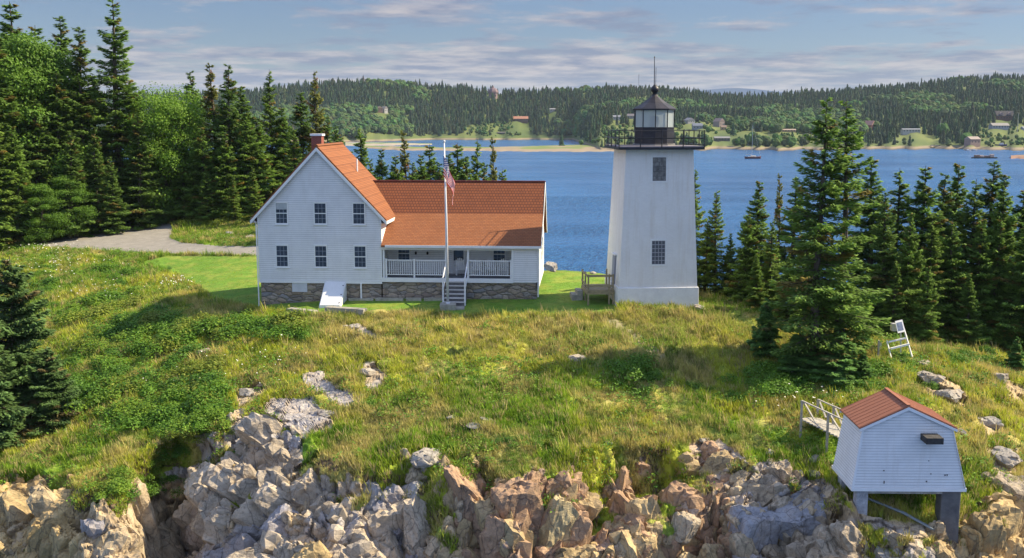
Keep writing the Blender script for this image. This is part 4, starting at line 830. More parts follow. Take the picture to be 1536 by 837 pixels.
pole(1404, 206, 178, .15, 'mast', 'thin pale mast in front of the bright round leafy tree'); pole(1150, 214, 196, .1, 'mast', 'thin mast on the far shore right of the sailing boat')
pole(1293, 218, 202, .12, 'mast', 'thin mast on the far shore behind the two tall close spruces')
p = Vector(((955 - CX) / F * 1600, 1600, 55)); e = empty('radio_mast', p, 0, 'lattice radio mast on the skyline left of the lantern finial', 'mast'); zt = unproj(955, 111, 1600).z - 55
m_ = MB()
for k in range(3): m_.bar((math.cos(k * 2.1) * .7, math.sin(k * 2.1) * .7, -5), (math.cos(k * 2.1) * .5, math.sin(k * 2.1) * .5, zt), .16)
m_.build('leg_frame', cmat((.35, .33, .36)), e); m2 = MB()
for k in range(14): m2.box(-.7, .7, -.5, .5, k * zt / 14, k * zt / 14 + .25)
m2.build('bracing', cmat((.35, .33, .36)), e)
# pier, boats
def pier():
    Y = seaY(222.5); x0, x1 = (1392 - CX) / F * Y, (1462 - CX) / F * Y; e = empty('wooden_pier', (x0, Y, 0), 0, 'dark timber pier on piles along the far shore', 'pier'); L = x1 - x0
    MB().box(0, L, 0, 3.5, 2.2, 2.6).build('deck', MT['greywood'], e)
    for k in range(12):
        MB().tube([(k * L / 11, .3 + (k % 2) * 2.6, -1), (k * L / 11, .3 + (k % 2) * 2.6, 3.2)], .2, 6).build('pile', MT['darkwood'], e)
    Y = seaY(225); x0 = (1441 - CX) / F * Y; e = empty('floating_dock', (x0, Y, 0), 0, 'small pale floating dock with two skiffs beside the pier', 'dock'); MB().box(0, 9, 0, 2, .1, .6).build('deck', MT['greywood'], e); MB().box(1, 1.3, 0, .3, -.5, 1.5).build('post', MT['greywood'], e)
    Y = seaY(237.5); x0 = (1457 - CX) / F * Y; e = empty('float_raft', (x0, Y, 0), 0, 'dark floating raft stacked with gear off the pier', 'raft'); MB().box(0, 15, 0, 4, -.2, .7).build('deck', MT['darkwood'], e)
    for k, (a, w, hgt, c) in enumerate([(1, 3, 1.4, (.25, .16, .12)), (4.5, 2, 1.2, (.6, .45, .36)), (7.5, 3, 1.0, (.2, .14, .12)), (11, 2.2, 1.8, (.55, .40, .33))]): MB().box(a, a + w, .8, 3, .7, .7 + hgt).build('gear_crate', cmat(c), e, bevel=.15)
pier()
def hull(L, B, D):
    g = MB(); n = 12; m = 7; V = []
    for i in range(n + 1):
        u = i / n; b = B / 2 * (math.sin(math.pi * min(1, u * .62 + .30)) ** .8 if u < .98 else 0.03); sh = D * (1 + .35 * (2 * u - .9) ** 2)
        for j in range(m): t = j / (m - 1) * math.pi; V.append((-L / 2 + L * u + .08 * L * (0 if u < .5 else (u - .5) * 1.0) * (1), -b * math.cos(t), sh - (sh + D * .35 * (1 - abs(2 * u - 1) ** 2)) * math.sin(t) ** .7))
    Fc = [(i * m + j, (i + 1) * m + j, (i + 1) * m + j + 1, i * m + j + 1) for i in range(n) for j in range(m - 1)]
    Fc += [(i * m, i * m + m - 1, (i + 1) * m + m - 1, (i + 1) * m) for i in range(n)] + [tuple(range(m))]
    return g.add(V, Fc)
Y = seaY(238); px = 1127; e = empty('sailing_boat', ((px - CX) / F * Y, Y, 0), .12, 'dark red sailing boat with a bare white mast moored in the harbour', 'sailing boat')
hull(10, 3, 1.1).build('hull', cmat((.13, .035, .045)), e)
MB().box(-4.4, 4.6, -1.1, 1.1, 1.12, 1.22).build('deck', cmat((.55, .5, .44)), e)
MB().box(-1.6, 1.8, -.8, .8, 1.2, 1.9).build('cabin', cmat((.6, .55, .5)), e, bevel=.2)
ztop = unproj(1124, 187, Y).z
MB().tube([(-.6, 0, 1), (-.6, 0, ztop)], [.14, .08], 6).build('mast', cmat((.62, .62, .62)), e)
MB().tube([(-.6, 0, 2.6), (-4.4, 0, 2.6)], .14, 6).build('boom', cmat((.6, .58, .5)), e)
r_ = MB(); r_.tube([(-.6, 0, ztop - .2), (5, 0, 1.5)], .035, 4); r_.tube([(-.6, 0, ztop - .2), (-4.9, 0, 1.5)], .035, 4); r_.build('rigging', cmat((.5, .5, .5)), e)
def skiff(px, py, L, c, lab, cat='boat', z=0, p=None):
    Y = seaY(py); p = p or Vector(((px - CX) / F * Y, Y, z)); e = empty('motor_boat', p, .1, lab, cat)
    hull(L, L * .3, L * .12).build('hull', cmat(c), e); MB().box(-L * .1, L * .18, -L * .09, L * .09, L * .1, L * .26).build('cabin', cmat((.6, .62, .66)), e, bevel=.1)
skiff(1447, 226.5, 5, (.6, .6, .62), 'left of two small white skiffs at the floating dock'); skiff(1456, 226, 5, (.6, .6, .62), 'right of two small white skiffs at the floating dock')
skiff(1497, 0, 10, (.05, .06, .15), 'dark blue boat hauled out on the far shore right of the wharf shed', p=far_at(1496, 219))
skiff(1109, 0, 6, (.62, .6, .6), 'small pale boat hauled out near the low dark boathouse', p=far_at(1070, 217)) if False else None

# ------------------------------------------------------------------ siding helper
def siding(g, urange, z0, z1, P3, step=0.14, lap=0.042):
    """lapped boards; urange(z)->(u0,u1); P3(u, out, z)->point"""
    z = z0
    while z < z1 - 1e-4:
        zt = min(z + step, z1); a0, a1 = urange(z); b0, b1 = urange(zt)
        vs = [P3(a0, 0, z), P3(a1, 0, z), P3(a1, lap, z), P3(a0, lap, z), P3(b0, .002, zt), P3(b1, .002, zt)]
        g.add(vs, [(0, 1, 2, 3), (3, 2, 5, 4)]); z = zt
    return g
def sash_window(parent, x0, x1, z0, z1, y, out=-1, axis='y', name='window', rows=2, cols=3, blind=False):
    """double hung window on a wall plane local y=const facing -y"""
    def B(g, a0, a1, d0, d1, b0, b1):
        if axis == 'y': g.box(a0, a1, y + min(out * d0, out * d1), y + max(out * d0, out * d1), b0, b1)
        else: g.box(y + min(out * d0, out * d1), y + max(out * d0, out * d1), a0, a1, b0, b1)
        return g
    w = B(MB(), x0, x1, .005, .03, z0, z1).build(name, MT['glass'], parent)
    fr_ = MB(); t = .075
    for a in ((x0 - t, x0, z0 - t, z1 + t), (x1, x1 + t, z0 - t, z1 + t), (x0, x1, z1, z1 + t), (x0, x1, z0 - t, z0)): B(fr_, a[0], a[1], 0, .055, a[2], a[3])
    zm = (z0 + z1) / 2; B(fr_, x0, x1, .02, .05, zm - .03, zm + .03); B(fr_, x0 - t - .03, x1 + t + .03, 0, .09, z0 - t - .045, z0 - t); B(fr_, x0 - t - .02, x1 + t + .02, 0, .075, z1 + t, z1 + t + .03)
    fr_.build('frame', MT['white'], w)
    mu = MB()
    for zz0, zz1 in ((z0, zm - .03), (zm + .03, z1)):
        for k in range(1, cols): x = x0 + (x1 - x0) * k / cols; B(mu, x - .009, x + .009, .03, .04, zz0, zz1)
        for k in range(1, rows): z = zz0 + (zz1 - zz0) * k / rows; B(mu, x0, x1, .03, .042, z - .009, z + .009)
    mu.build('muntin', cmat((.34, .36, .40)), w)
    if blind: B(MB(), x0 + .02, x1 - .02, .031, .034, zm + .25, z1 - .02).build('blind', MT['curtain'], w)
    return w

# ------------------------------------------------------------------ keeper's house
def house():
    o = unproj(391, 456, 70.5); e = empty('keepers_house', o, math.radians(-4), 'white clapboard house with steep orange roof and a long porch wing', 'house')
    Wd, Dp, zs, ze_, za = 8.25, 6.9, 1.62, 6.05, 10.42
    sl = (za - ze_) / (Wd / 2)
    # cores
    MB().prism([(0.03, zs), (Wd - .03, zs), (Wd - .03, ze_ - .02), (Wd / 2, za - .08), (.03, ze_ - .02)], .03, Dp - .03).build('wall_core', MT['sidewall'], e)
    ur = lambda z: (0, Wd) if z <= ze_ else ((z - ze_) / sl, Wd - (z - ze_) / sl)
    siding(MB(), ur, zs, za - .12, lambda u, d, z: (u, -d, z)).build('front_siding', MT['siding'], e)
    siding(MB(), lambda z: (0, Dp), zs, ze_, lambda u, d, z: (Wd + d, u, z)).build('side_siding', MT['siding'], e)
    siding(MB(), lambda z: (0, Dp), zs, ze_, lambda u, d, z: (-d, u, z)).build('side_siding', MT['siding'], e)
    cb = MB()
    for x in (-.03, Wd - .12): cb.box(x, x + .15, -.035, .12, zs, ze_ - .1)
    cb.box(-.02, Wd + .02, -.045, .0, zs - .16, zs); cb.build('corner_board', MT['white'], e)
    # foundation
    MB().box(.06, Wd - .06, .05, Dp, -1.2, zs - .02).build('foundation', MT['stone'], e)
    # roof: two slabs with overhang
    ov = .42; og = .25; th = .14
    for sgn in (-1, 1):
        xe = Wd / 2 + sgn * (Wd / 2 + ov); zee = ze_ - sl * ov
        a = MB(); pts = [(Wd / 2, za), (xe, zee), (xe, zee + th), (Wd / 2, za + th * 1.25)]
        if sgn < 0: pts = pts[::-1]
        a.prism(pts, -og, Dp + og); a.build('roof_slope', MT['roof'], e)
    tr = MB()
    for sgn in (-1, 1):
        xe = Wd / 2 + sgn * (Wd / 2 + ov); zee = ze_ - sl * ov
        q = [(Wd / 2, za - .22), (xe, zee - .20), (xe, zee + .03), (Wd / 2, za + .02)]
        if sgn < 0: q = q[::-1]
        tr.prism(q, -og - .03, -og + .02); tr.prism(q, Dp + og - .02, Dp + og + .03)
        x_ = xe + (.01 if sgn > 0 else -.01); tr.box(min(xe - sgn * .05, x_ + sgn * .02), max(xe - sgn * .05, x_ + sgn * .02), -og + .02, Dp + og - .02, zee - .16, zee + .04)
        # soffit
        tr.add([(xe, -og, zee - .12), (xe, Dp + og, zee - .12), (Wd / 2 + sgn * Wd / 2, Dp + og, zee - .10), (Wd / 2 + sgn * Wd / 2, -og, zee - .10)], [(0, 1, 2, 3)])
    tr.build('rake_trim', MT['white'], e)
    MB().prism([(Wd / 2 - .16, za + th * .85), (Wd / 2 + .16, za + th * .85), (Wd / 2, za + th * 1.25 + .05)], -og - .01, Dp + og).build('ridge_cap', MT['roof'], e)
    # chimney on the far slope
    ch = MB().box(Wd / 2 - 1.0, Wd / 2 - .3, 2.4, 3.1, za - 1.6, za + .72).build('chimney', MT['brick'], e)
    MB().box(Wd / 2 - 1.07, Wd / 2 - .23, 2.33, 3.17, za + .72, za + .86).build('cap', MT['white'], ch, bevel=.01)
    MB().tube([(Wd / 2 + 1.75, 4.0, 8.45), (Wd / 2 + 1.75, 4.0, 9.55)], .06, 8).build('vent_pipe', MT['white'], e)
    for k, (x0, x1) in enumerate(((1.27, 2.0), (3.86, 4.6), (6.44, 7.17))): sash_window(e, x0, x1, 5.46, 6.77, -.02, blind=(k == 0))
    for x0, x1 in ((1.22, 1.95), (3.83, 4.57), (6.47, 7.20)): sash_window(e, x0, x1, 2.58, 3.94, -.02)
    # side windows on the left, out of sight of the road, keep the wall honest
    for y0 in (1.5, 4.5): sash_window(e, y0, y0 + .75, 2.6, 3.95, -.02, out=-1, axis='x'); 
    # downspouts
    d = MB(); d.tube([(-.40, -.1, 5.82), (-.34, -.1, 5.66), (-.12, -.06, 5.5), (-.10, -.06, 5.3), (-.09, -.06, -.1), (-.25, -.12, -.3)], .045, 8); d.build('downspout', MT['white'], e)
    # boarded opening, small standpipe
    MB().box(2.18, 3.2, .0, .06, .85, 1.46).build('foundation_panel', cmat((.62, .63, .66)), e)
    MB().tube([(6.86, -.08, .35), (6.86, -.08, 1.46)], .06, 8).build('standpipe', MT['white'], e)
    # cellar bulkhead
    b = MB(); x0, x1 = 4.42, 5.86
    b.add([(x0, 0, 1.58), (x1, 0, 1.58), (x1, -1.75, .22), (x0, -1.75, .22), (x0, 0, -.4), (x1, 0, -.4), (x1, -1.75, -.4), (x0, -1.75, -.4)], [(0, 3, 2, 1), (0, 4, 7, 3), (1, 2, 6, 5), (3, 7, 6, 2)])
    bh = b.build('cellar_bulkhead', MT['white'], e)
    dd = MB(); nrm = Vector((0, -1.36, 1.75)).normalized() * .03
    def onb(u, v): return Vector((x0 + .05 + (x1 - x0 - .1) * u, -1.75 * v, 1.58 - 1.36 * v)) + nrm
    dd.bar(onb(.5, .02), onb(.5, .98), x1 - x0 - .12, .03, up=nrm); dd.build('door', MT['white'], bh)
    hg = MB()
    for v in (.18, .55, .88): hg.bar(onb(.97, v) + nrm, onb(.90, v) + nrm, .06, .03)
    hg.build('hinge', MT['black'], bh)
    # ---------------- wing with porch
    X0, X1 = Wd, 18.6; zE = 4.08; yB = 3.2; zB = 5.88; yR = 5.9; zR = 7.92; yK = 9.4; zK = zE
    pd = 2.2  # porch depth
    fw = MB().box(X0 + .02, X1 - .08, .1, 9.0, -1.0, zs - .05).build('foundation', MT['stone'], e)
    # floor deck and skirt
    MB().box(X0, 16.98, -.04, pd, zs + .12, zs + .26).build('porch_deck', cmat((.20, .21, .24)), e)
    MB().box(X0, 16.98, -.07, -.03, zs - .02, zs + .27).build('porch_skirt', MT['white'], e)
    # rear wall of porch and gable end
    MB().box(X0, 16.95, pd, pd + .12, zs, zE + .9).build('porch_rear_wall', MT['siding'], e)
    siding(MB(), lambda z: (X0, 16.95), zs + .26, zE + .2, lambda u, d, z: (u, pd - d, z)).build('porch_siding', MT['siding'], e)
    MB().box(16.95, X1 - .1, .03, pd + .2, zs - .02, zE).build('end_room', MT['sidewall'], e)
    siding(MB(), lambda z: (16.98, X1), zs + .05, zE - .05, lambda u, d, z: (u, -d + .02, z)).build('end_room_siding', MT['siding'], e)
    MB().box(16.86, 17.0, -.05, .12, zs, zE).build('corner_board', MT['white'], e)
    MB().prism([(0, 0)] * 3, 0, 0) if False else None
    prof = [(0.02, zE), (yB, zB - .05), (yR, zR - .08), (9.0, zK + .4), (9.0, zs - .5), (.02, zs - .5)]
    g = MB(); n = len(prof)
    g.add([(X1 - .12, y, z) for y, z in prof] + [(X1 - .02, y, z) for y, z in prof], [tuple(reversed(range(n))), tuple(range(n, 2 * n))]); g.build('gable_end_wall', MT['sidewall'], e)
    def ey(z):
        if z <= zE: return (0, 9.0)
        a = (z - zE) / (zB - zE) * yB if z < zB else yB + (z - zB) / (zR - zB) * (yR - yB); b = 9.0 - (z - zK) / (zR - zK) * (9.0 - yR); return (a, max(a, b))
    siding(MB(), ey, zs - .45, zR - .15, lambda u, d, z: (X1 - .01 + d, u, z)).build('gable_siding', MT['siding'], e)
    for y0 in (3.6, 6.3): sash_window(e, y0, y0 + .75, 2.6, 3.9, X1, out=1, axis='x')
    MB().box(X0 + 2, X1 - .1, 8.9, 9.0, zs - .5, zK).build('rear_wall', MT['sidewall'], e)
    # roofs
    def slab(y0, z0, y1, z1, xa, xb, m, name, th=.12):
        s_ = MB(); s_.add([(xa, y0, z0), (xb, y0, z0), (xb, y1, z1), (xa, y1, z1), (xa, y0, z0 - th), (xb, y0, z0 - th), (xb, y1, z1 - th), (xa, y1, z1 - th)], [(0, 1, 2, 3), (7, 6, 5, 4), (0, 4, 5, 1), (1, 5, 6, 2), (2, 6, 7, 3), (3, 7, 4, 0)]); return s_.build(name, m, e)
    slab(-.28, zE - .02, yB, zB, X0 + .03, X1 + .2, MT['roof'], 'porch_roof_slope')
    def m_xa(z): return X0 + .03
    # upper slope runs on over to the main roof
    s_ = MB(); zx = lambda z: Wd / 2 + (za - z) / sl - .05
    s_.add([(X0 + .03, yB, zB), (X1 + .22, yB, zB), (X1 + .22, yR, zR), (zx(zR) , yR, zR), (X0 + .03, yB + .01, zB - .12), (X1 + .22, yB, zB - .12), (X1 + .22, yR, zR - .12), (zx(zR), yR, zR - .12)], [(0, 1, 2, 3), (7, 6, 5, 4), (1, 5, 6, 2), (0, 4, 5, 1)]); s_.build('upper_roof_slope', MT['roofwing'], e)
    slab(yR, zR, yK, zK, X0 - 1.0, X1 + .22, MT['roofwing'], 'rear_roof_slope')
    MB().box(zx(zR) - .3, X1 + .25, yR - .09, yR + .09, zR - .02, zR + .07).build('ridge_cap', MT['ridge'], e)
    rk = MB(); rk.bar((X1 + .235, -.28, zE - .1), (X1 + .235, yB, zB - .08), .03, .2); rk.bar((X1 + .235, yB, zB - .08), (X1 + .235, yR, zR - .08), .03, .2); rk.bar((X1 + .235, yR, zR - .08), (X1 + .235, yK, zK - .06), .03, .22); rk.build('rake_trim', MT['white'], e)
    MB().box(X0 + .3, X1 + .24, -.34, -.285, zE - .16, zE).build('gutter', MT['white'], e)
    MB().box(X0, X1, -.02, .12, zE - .34, zE - .16).build('porch_beam', MT['white'], e)
    MB().box(X0 + .02, 16.9, .1, pd, zE - .2, zE - .16).build('porch_ceiling', MT['sidewall'], e)
    d = MB(); d.tube([(X1 + .02, -.3, zE - .15), (X1 + .02, -.1, zE - .4), (X1 + .02, -.07, 3), (X1 + .02, -.07, .7)], .045, 8); d.build('downspout', MT['white'], e)
    # porch windows and door
    for x0 in (9.0, 15.5): sash_window(e, x0, x0 + .75, 2.75, 3.72, pd - .02)
    dr = MB().box(12.68, 13.55, pd - .05, pd, zs + .26, 3.8).build('door', MT['white'], e)
    MB().box(12.78, 13.45, pd - .062, pd - .05, 2.78, 3.7).build('window', MT['glass'], dr)
    for x in (11.0, 10.2):
        MB().lathe([(.02, 3.16), (.06, 3.18), (.08, 3.3), (.03, 3.38)], 8, cx=x, cy=pd - .1).build('wall_lantern', MT['black'], e)
    # posts
    for x in (X0 + .14, 12.52, 14.0): MB().box(x - .06, x + .06, 0, .12, zs + .27, zE - .34).build('porch_post', MT['white'], e)
    # railings
    def railing(xa, xb):
        r = MB(); r.box(xa, xb, .03, .09, 3.02, 3.08); r.box(xa, xb, .03, .09, 2.06, 2.12)
        n = int((xb - xa) / .135)
        for k in range(1, n): x = xa + (xb - xa) * k / n; r.box(x - .02, x + .02, .04, .08, 2.12, 3.02)
        r.build('porch_railing', MT['white'], e)
    for x in (X0 + .30, 10.42, 16.82): MB().box(x - .055, x + .055, 0, .11, 1.89, 3.14).build('railing_post', MT['white'], e)
    railing(X0 + .36, 10.36); railing(10.48, 12.46); railing(14.06, 16.76)
    # steps
    st = MB()
    for k in range(6): st.box(12.62, 13.92, -.07 - .30 * (k + 1), -.07 - .30 * k, .0, 1.66 - .22 * (k)); 
    st.build('porch_steps', MT['darkconcrete'], e)
    for k in range(6): MB().box(12.6, 13.94, -.10 - .30 * (k + 1), -.08 - .30 * k, 1.663 - .22 * k, 1.70 - .22 * k).build('tread', cmat((.6, .58, .54)), e)
    for x in (12.56, 13.98):
        r = MB(); r.box(x - .05, x + .05, -1.78, -1.68, .0, 2.18); r.bar((x, -1.73, 2.1), (x, .02, 3.05), .06, .08)
        r.bar((x, -1.73, 1.3), (x, .02, 2.2), .03, .05); r.build('step_handrail', MT['white'], e)
    return e
HE = house()
bpy.context.view_layer.update()
HM = HE.matrix_world.copy()
def hl(x, y, z): return HM @ Vector((x, y, z))

# porch rocking chairs
def rocking_chair():
    e = empty('rocking_chair'); w = .3
    s_ = MB()
    for k in range(6): s_.box(-w, w, -.25 + k * .085, -.18 + k * .085, .40 - k * .008, .425 - k * .008)
    s_.build('seat', MT['white'], e)
    b = MB()
    for k in range(5): x = -.24 + k * .12; b.bar((x, .26, .38), (x, .48, 1.12 - .02 * (k - 2) ** 2 * 1.5), .085, .02, up=(0, 1, 0))
    b.bar((-.3, .42, .9), (.3, .42, .9), .03, .07); b.build('backrest', MT['white'], e)
    for x in (-1, 1):
        MB().bar((x * .33, -.28, .63), (x * .33, .4, .63), .08, .025).build('armrest', MT['white'], e)
        MB().bar((x * .31, -.22, .06), (x * .31, -.22, .63), .045).build('leg', MT['white'], e); MB().bar((x * .31, .25, .06), (x * .31, .25, .63), .045).build('leg', MT['white'], e)
        MB().tube([(x * .31, -.42, .10), (x * .31, -.1, .03), (x * .31, .25, .04), (x * .31, .6, .14)], .022, 6).build('rocker', MT['white'], e)
    return e
rc0 = rocking_chair()
for k, (x, y, rz, lab) in enumerate([(13.35, 1.35, .25, 'white rocking chair in front of the porch door, facing the steps'), (14.4, 1.3, -.1, 'white rocking chair behind the left end of the right porch railing'), (15.35, 1.3, .1, 'middle white rocking chair behind the right porch railing'), (16.2, 1.3, 0, 'white rocking chair nearest the enclosed right end of the porch')]):
    c = rc0 if k == 0 else copy_tree(rc0); c.location = hl(x, y, 1.88); c.rotation_euler = (0, 0, rz - .07); tag(c, lab, 'chair', 'rocking chairs on the porch')

# walkway slabs, benches
def slab_thing(px0, px1, py0, py1, lab, z=.10):
    vs = [at(px0, py0), at(px1, py0), at(px1, py1), at(px0, py1)]; zt = max(v.z for v in vs)
    c = sum(vs, Vector()) / 4; g = MB(); b = [(v.x - c.x, v.y - c.y) for v in vs]
    g.add([(x, y, -.3) for x, y in b] + [(x, y, z) for x, y in b], [(3, 2, 1, 0), (4, 5, 6, 7)] + [(i, (i + 1) % 4, (i + 1) % 4 + 4, i + 4) for i in range(4)][::1]); o = g.build('paving_slab', MT['slab']); o.location = c
    tag(o, lab, 'paving slab', 'paving slabs of the walkway by the porch'); return o
for a, b, lab in ((523, 560, 'leftmost paving slab of the walkway'), (563, 605, 'second paving slab from the left of the walkway'), (609, 632, 'narrow paving slab left of the steps'), (636, 664, 'paving slab touching the left side of the steps')):
    slab_thing(b, a, 451, 448.3, lab) if False else slab_thing(a, b, 448.2, 451.5, lab)
tag(MB().box(-.75, .75, -.5, .5, -.3, .07).build('paving_slab', MT['concrete']), 'wide grey paving slab at the foot of the porch steps', 'paving slab', 'paving slabs of the walkway by the porch').location = Vector((hl(13.27, -2.4, 0).x, hl(13.27, -2.4, 0).y, down(hl(13.27, -2.4, 0).x, hl(13.27, -2.4, 0).y)))
def block(px0, px1, pyb, d, hgt, lab, m='concrete', rz=0):
    a = at(px0, pyb); b = at(px1, pyb); w = (b - a).length; o = MB().box(-w / 2, w / 2, 0, d, -.4, hgt).build('concrete_block', MT[m], bevel=.02)
    o.location = (a + b) / 2; o.rotation_euler = (0, 0, math.atan2(b.y - a.y, b.x - a.x) + rz); return tag(o, lab, 'concrete block')
block(487, 545, 473, .55, .45, 'long grey concrete block on the lawn in front of the cellar bulkhead')
block(430, 470, 471, .5, .28, 'low sunlit concrete block half hidden by bushes left of the long one')

# flagpole
def flagpole():
    b = at(672, 463); Y = b.y
    o = MB().box(-.5, .5, -.45, .45, -.4, .34).build('flagpole_base', MT['concrete'], bevel=.02)
    z0 = b.z + .34; zt = unproj(668, 214, Y).z - z0
    e = empty('flagpole', (b.x, Y, z0), 0, 'tall white flagpole on a concrete footing in front of the porch steps', 'flagpole'); o.parent = e; o.location = (0, 0, -.34); o.name = 'footing'
    pl = MB().tube([(0, 0, 0), (-.05, 0, zt * .5), (-.15, 0, zt)], [.08, .07, .045], 12).build('pole', MT['steel'], e, smooth=True)
    MB().lathe([(.02, 0), (.07, .03), (.085, .09), (.06, .15), (.01, .17)], 12, cx=-.15).build('finial', MT['steel'], e).location = (0, 0, zt)
    MB().tube([(-.10, -.05, 1.2), (-.15, -.07, zt - .05)], .01, 4).build('halyard', MT['white'], e)
    MB().lathe([(.13, 0), (.13, .05), (.1, .08)], 12).build('collar', MT['steel'], e)
    # limp flag
    zf = unproj(668, 234, Y).z; nu, nv = 130, 78; V = []
    for i in range(nu + 1):
        u = i / nu
        for j in range(nv + 1):
            v = j / nv   # 0 top
            hgt_ = 1.12 - .40 * u + .06 * math.sin(9 * u)
            x = .03 + .66 * min(1, u * 1.35) ** .8 + .055 * math.sin(11 * u + 1.5 * v) * min(1, u * 5) - .10 * v * u
            y = (.13 * math.cos(15 * u + 2.0 * v) + .05 * math.sin(7 * v + 5 * u)) * min(1, u * 5)
            y *= .55; V.append((x, y - .06, -hgt_ * 1.12 * v - 2.3 * u ** 1.08))
    Fc = []; mi = []
    for i in range(nu):
        for j in range(nv):
            a = i * (nv + 1) + j; Fc.append((a, a + 1, a + nv + 2, a + nv + 1)); u = (i + .5) / nu; v = (j + .5) / nv
            if u < .4 and v < 7 / 13:
                cu = u / .4 * 12; cv = v / (7 / 13) * 10; k = round(cu); l = round(cv)
                star = 1 <= k <= 11 and 1 <= l <= 9 and (k + l) % 2 == 0 and ((cu - k) ** 2 * .55 + (cv - l) ** 2 * .35) < .11
                mi.append(1 if star else 2)
            else: mi.append(0 if int(v * 13) % 2 == 0 else 1)
    f = link('flag', npmesh('flag', V, Fc, [MT['red'], MT['fwhite'], MT['blue']], mi=mi, smooth=True)); f.location = (b.x - .22, Y - .05, zf)
    tag(f, 'limp flag with red and white stripes and a starred blue canton hanging from the flagpole', 'flag')
flagpole()

# ------------------------------------------------------------------ light tower
def tower():
    o = unproj(987, 457, 66.7); rz = math.radians(4.5)
    ce = Vector((o.x - 2.5 * math.sin(rz), o.y + 2.5 * math.cos(rz), o.z))
    e = empty('light_tower', ce, rz, 'square white brick light tower with a black lantern room and gallery', 'lighthouse')
    def frus(g, h0, z0, h1, z1): g.add([(-h0, -h0, z0), (h0, -h0, z0), (h0, h0, z0), (-h0, h0, z0), (-h1, -h1, z1), (h1, -h1, z1), (h1, h1, z1), (-h1, h1, z1)], [(0, 3, 2, 1), (4, 5, 6, 7), (0, 1, 5, 4), (1, 2, 6, 5), (2, 3, 7, 6), (3, 0, 4, 7)]); return g
    hb, ht, zp, zt = 2.5, 2.13, 1.1, 9.85
    frus(MB(), 2.62, -1.2, 2.58, zp).build('plinth', MT['plinth'], e, bevel=.02)
    frus(MB(), hb, zp, ht, zt).build('wall', MT['tower'], e)
    hz = lambda z: hb + (ht - hb) * (z - zp) / (zt - zp)
    for z0, z1, nm, nx, nz_ in ((7.82, 9.28, 'upper', 3, 5), (2.58, 4.07, 'lower', 4, 6)):
        y0, y1 = -hz(z0), -hz(z1); x0, x1 = -.42 - .03, .40
        def Pn(x, z, d): return (x, -hz(z) - d, z)
        def pan(g, xa, xb, za, zb, d0, d1): g.add([Pn(xa, za, d0), Pn(xb, za, d0), Pn(xb, zb, d0), Pn(xa, zb, d0), Pn(xa, za, d1), Pn(xb, za, d1), Pn(xb, zb, d1), Pn(xa, zb, d1)], [(0, 1, 2, 3), (4, 7, 6, 5), (0, 4, 5, 1), (1, 5, 6, 2), (2, 6, 7, 3), (3, 7, 4, 0)]); return g
        w = pan(MB(), x0, x1, z0, z1, -.02, .012).build('window', MT['darkconcrete'] if nm == 'upper' else cmat((.42, .42, .44), .6), e)
        f = MB(); t = .12
        for a in ((x0 - t, x0, z0 - t, z1 + t), (x1, x1 + t, z0 - t, z1 + t), (x0, x1, z1, z1 + t), (x0, x1, z0 - t, z0)): pan(f, *a, 0, .03)
        f.build('frame', MT['plinth'], w)
        bl = MB(); rg_ = random.Random(3)
        blk = []
        for j in range(nz_):
            of = .5 if (j % 2 and nm == 'upper') else 0
            for i in range(nx + (1 if of else 0)):
                xa = x0 + (x1 - x0) * max(0, i - of) / nx; xb = x0 + (x1 - x0) * min(nx, i + 1 - of) / nx
                (bl if rg_.random() < .5 else blk.append((xa, xb, j)) or bl)
                g_ = .022; pan(bl, xa + g_, xb - g_, z0 + (z1 - z0) * j / nz_ + g_, z0 + (z1 - z0) * (j + 1) / nz_ - g_, .01, .022 + .02 * rg_.random())
        bl.build('glass_block', mat('glass_block_' + nm, (.26, .26, .25) if nm == 'upper' else (.10, .11, .13), .3, .5, 3.5, spec=.6, col2=(.04, .04, .045) if nm == 'upper' else (.06, .065, .08)), w)
    # door on the left face
    zd0, zd1 = .9, 2.95
    d = MB(); d.add([(-hz(zd0) - .02, -.9, zd0), (-hz(zd0) - .02, .0, zd0), (-hz(zd1) - .02, .0, zd1), (-hz(zd1) - .02, -.9, zd1), (-hz(zd0) - .09, -.9, zd0), (-hz(zd0) - .09, .0, zd0), (-hz(zd1) - .09, .0, zd1), (-hz(zd1) - .09, -.9, zd1)], [(4, 7, 6, 5), (0, 4, 5, 1), (1, 5, 6, 2), (2, 6, 7, 3), (3, 7, 4, 0)])
    dr = d.build('door', cmat((.30, .32, .38)), e)
    MB().box(-hz(zd1) - .16, -hz(zd1) + .02, -1.0, .1, zd1 + .02, zd1 + .1).build('lintel', MT['plinth'], dr)
    # gallery
    gh = ht + .55
    MB().box(-gh, gh, -gh, gh, zt + .0, zt + .05).build('gallery_underside', MT['black'], e)
    MB().box(-gh + .02, gh - .02, -gh + .02, gh - .02, zt + .05, zt + .13).build('gallery_deck', cmat((.22, .20, .22)), e)
    bd = MB()
    for s_ in (-1, 1): bd.box(-gh - .02, gh + .02, s_ * gh - .03, s_ * gh + .03, zt - .08, zt + .06); bd.box(s_ * gh - .03, s_ * gh + .03, -gh, gh, zt - .08, zt + .06)
    bd.build('gallery_edge', MT['black'], e)
    rl = MB(); n = 4
    pts = []
    for k in range(n + 1):
        q = -gh + 2 * gh * k / n; pts += [(q, -gh), (q, gh)] + ([(-gh, q), (gh, q)] if 0 < k < n else [])
    for x, y in pts: MB().tube([(x, y, zt + .05), (x, y, zt + 1.12)], .032, 6).build('gallery_post', MT['black'], e)
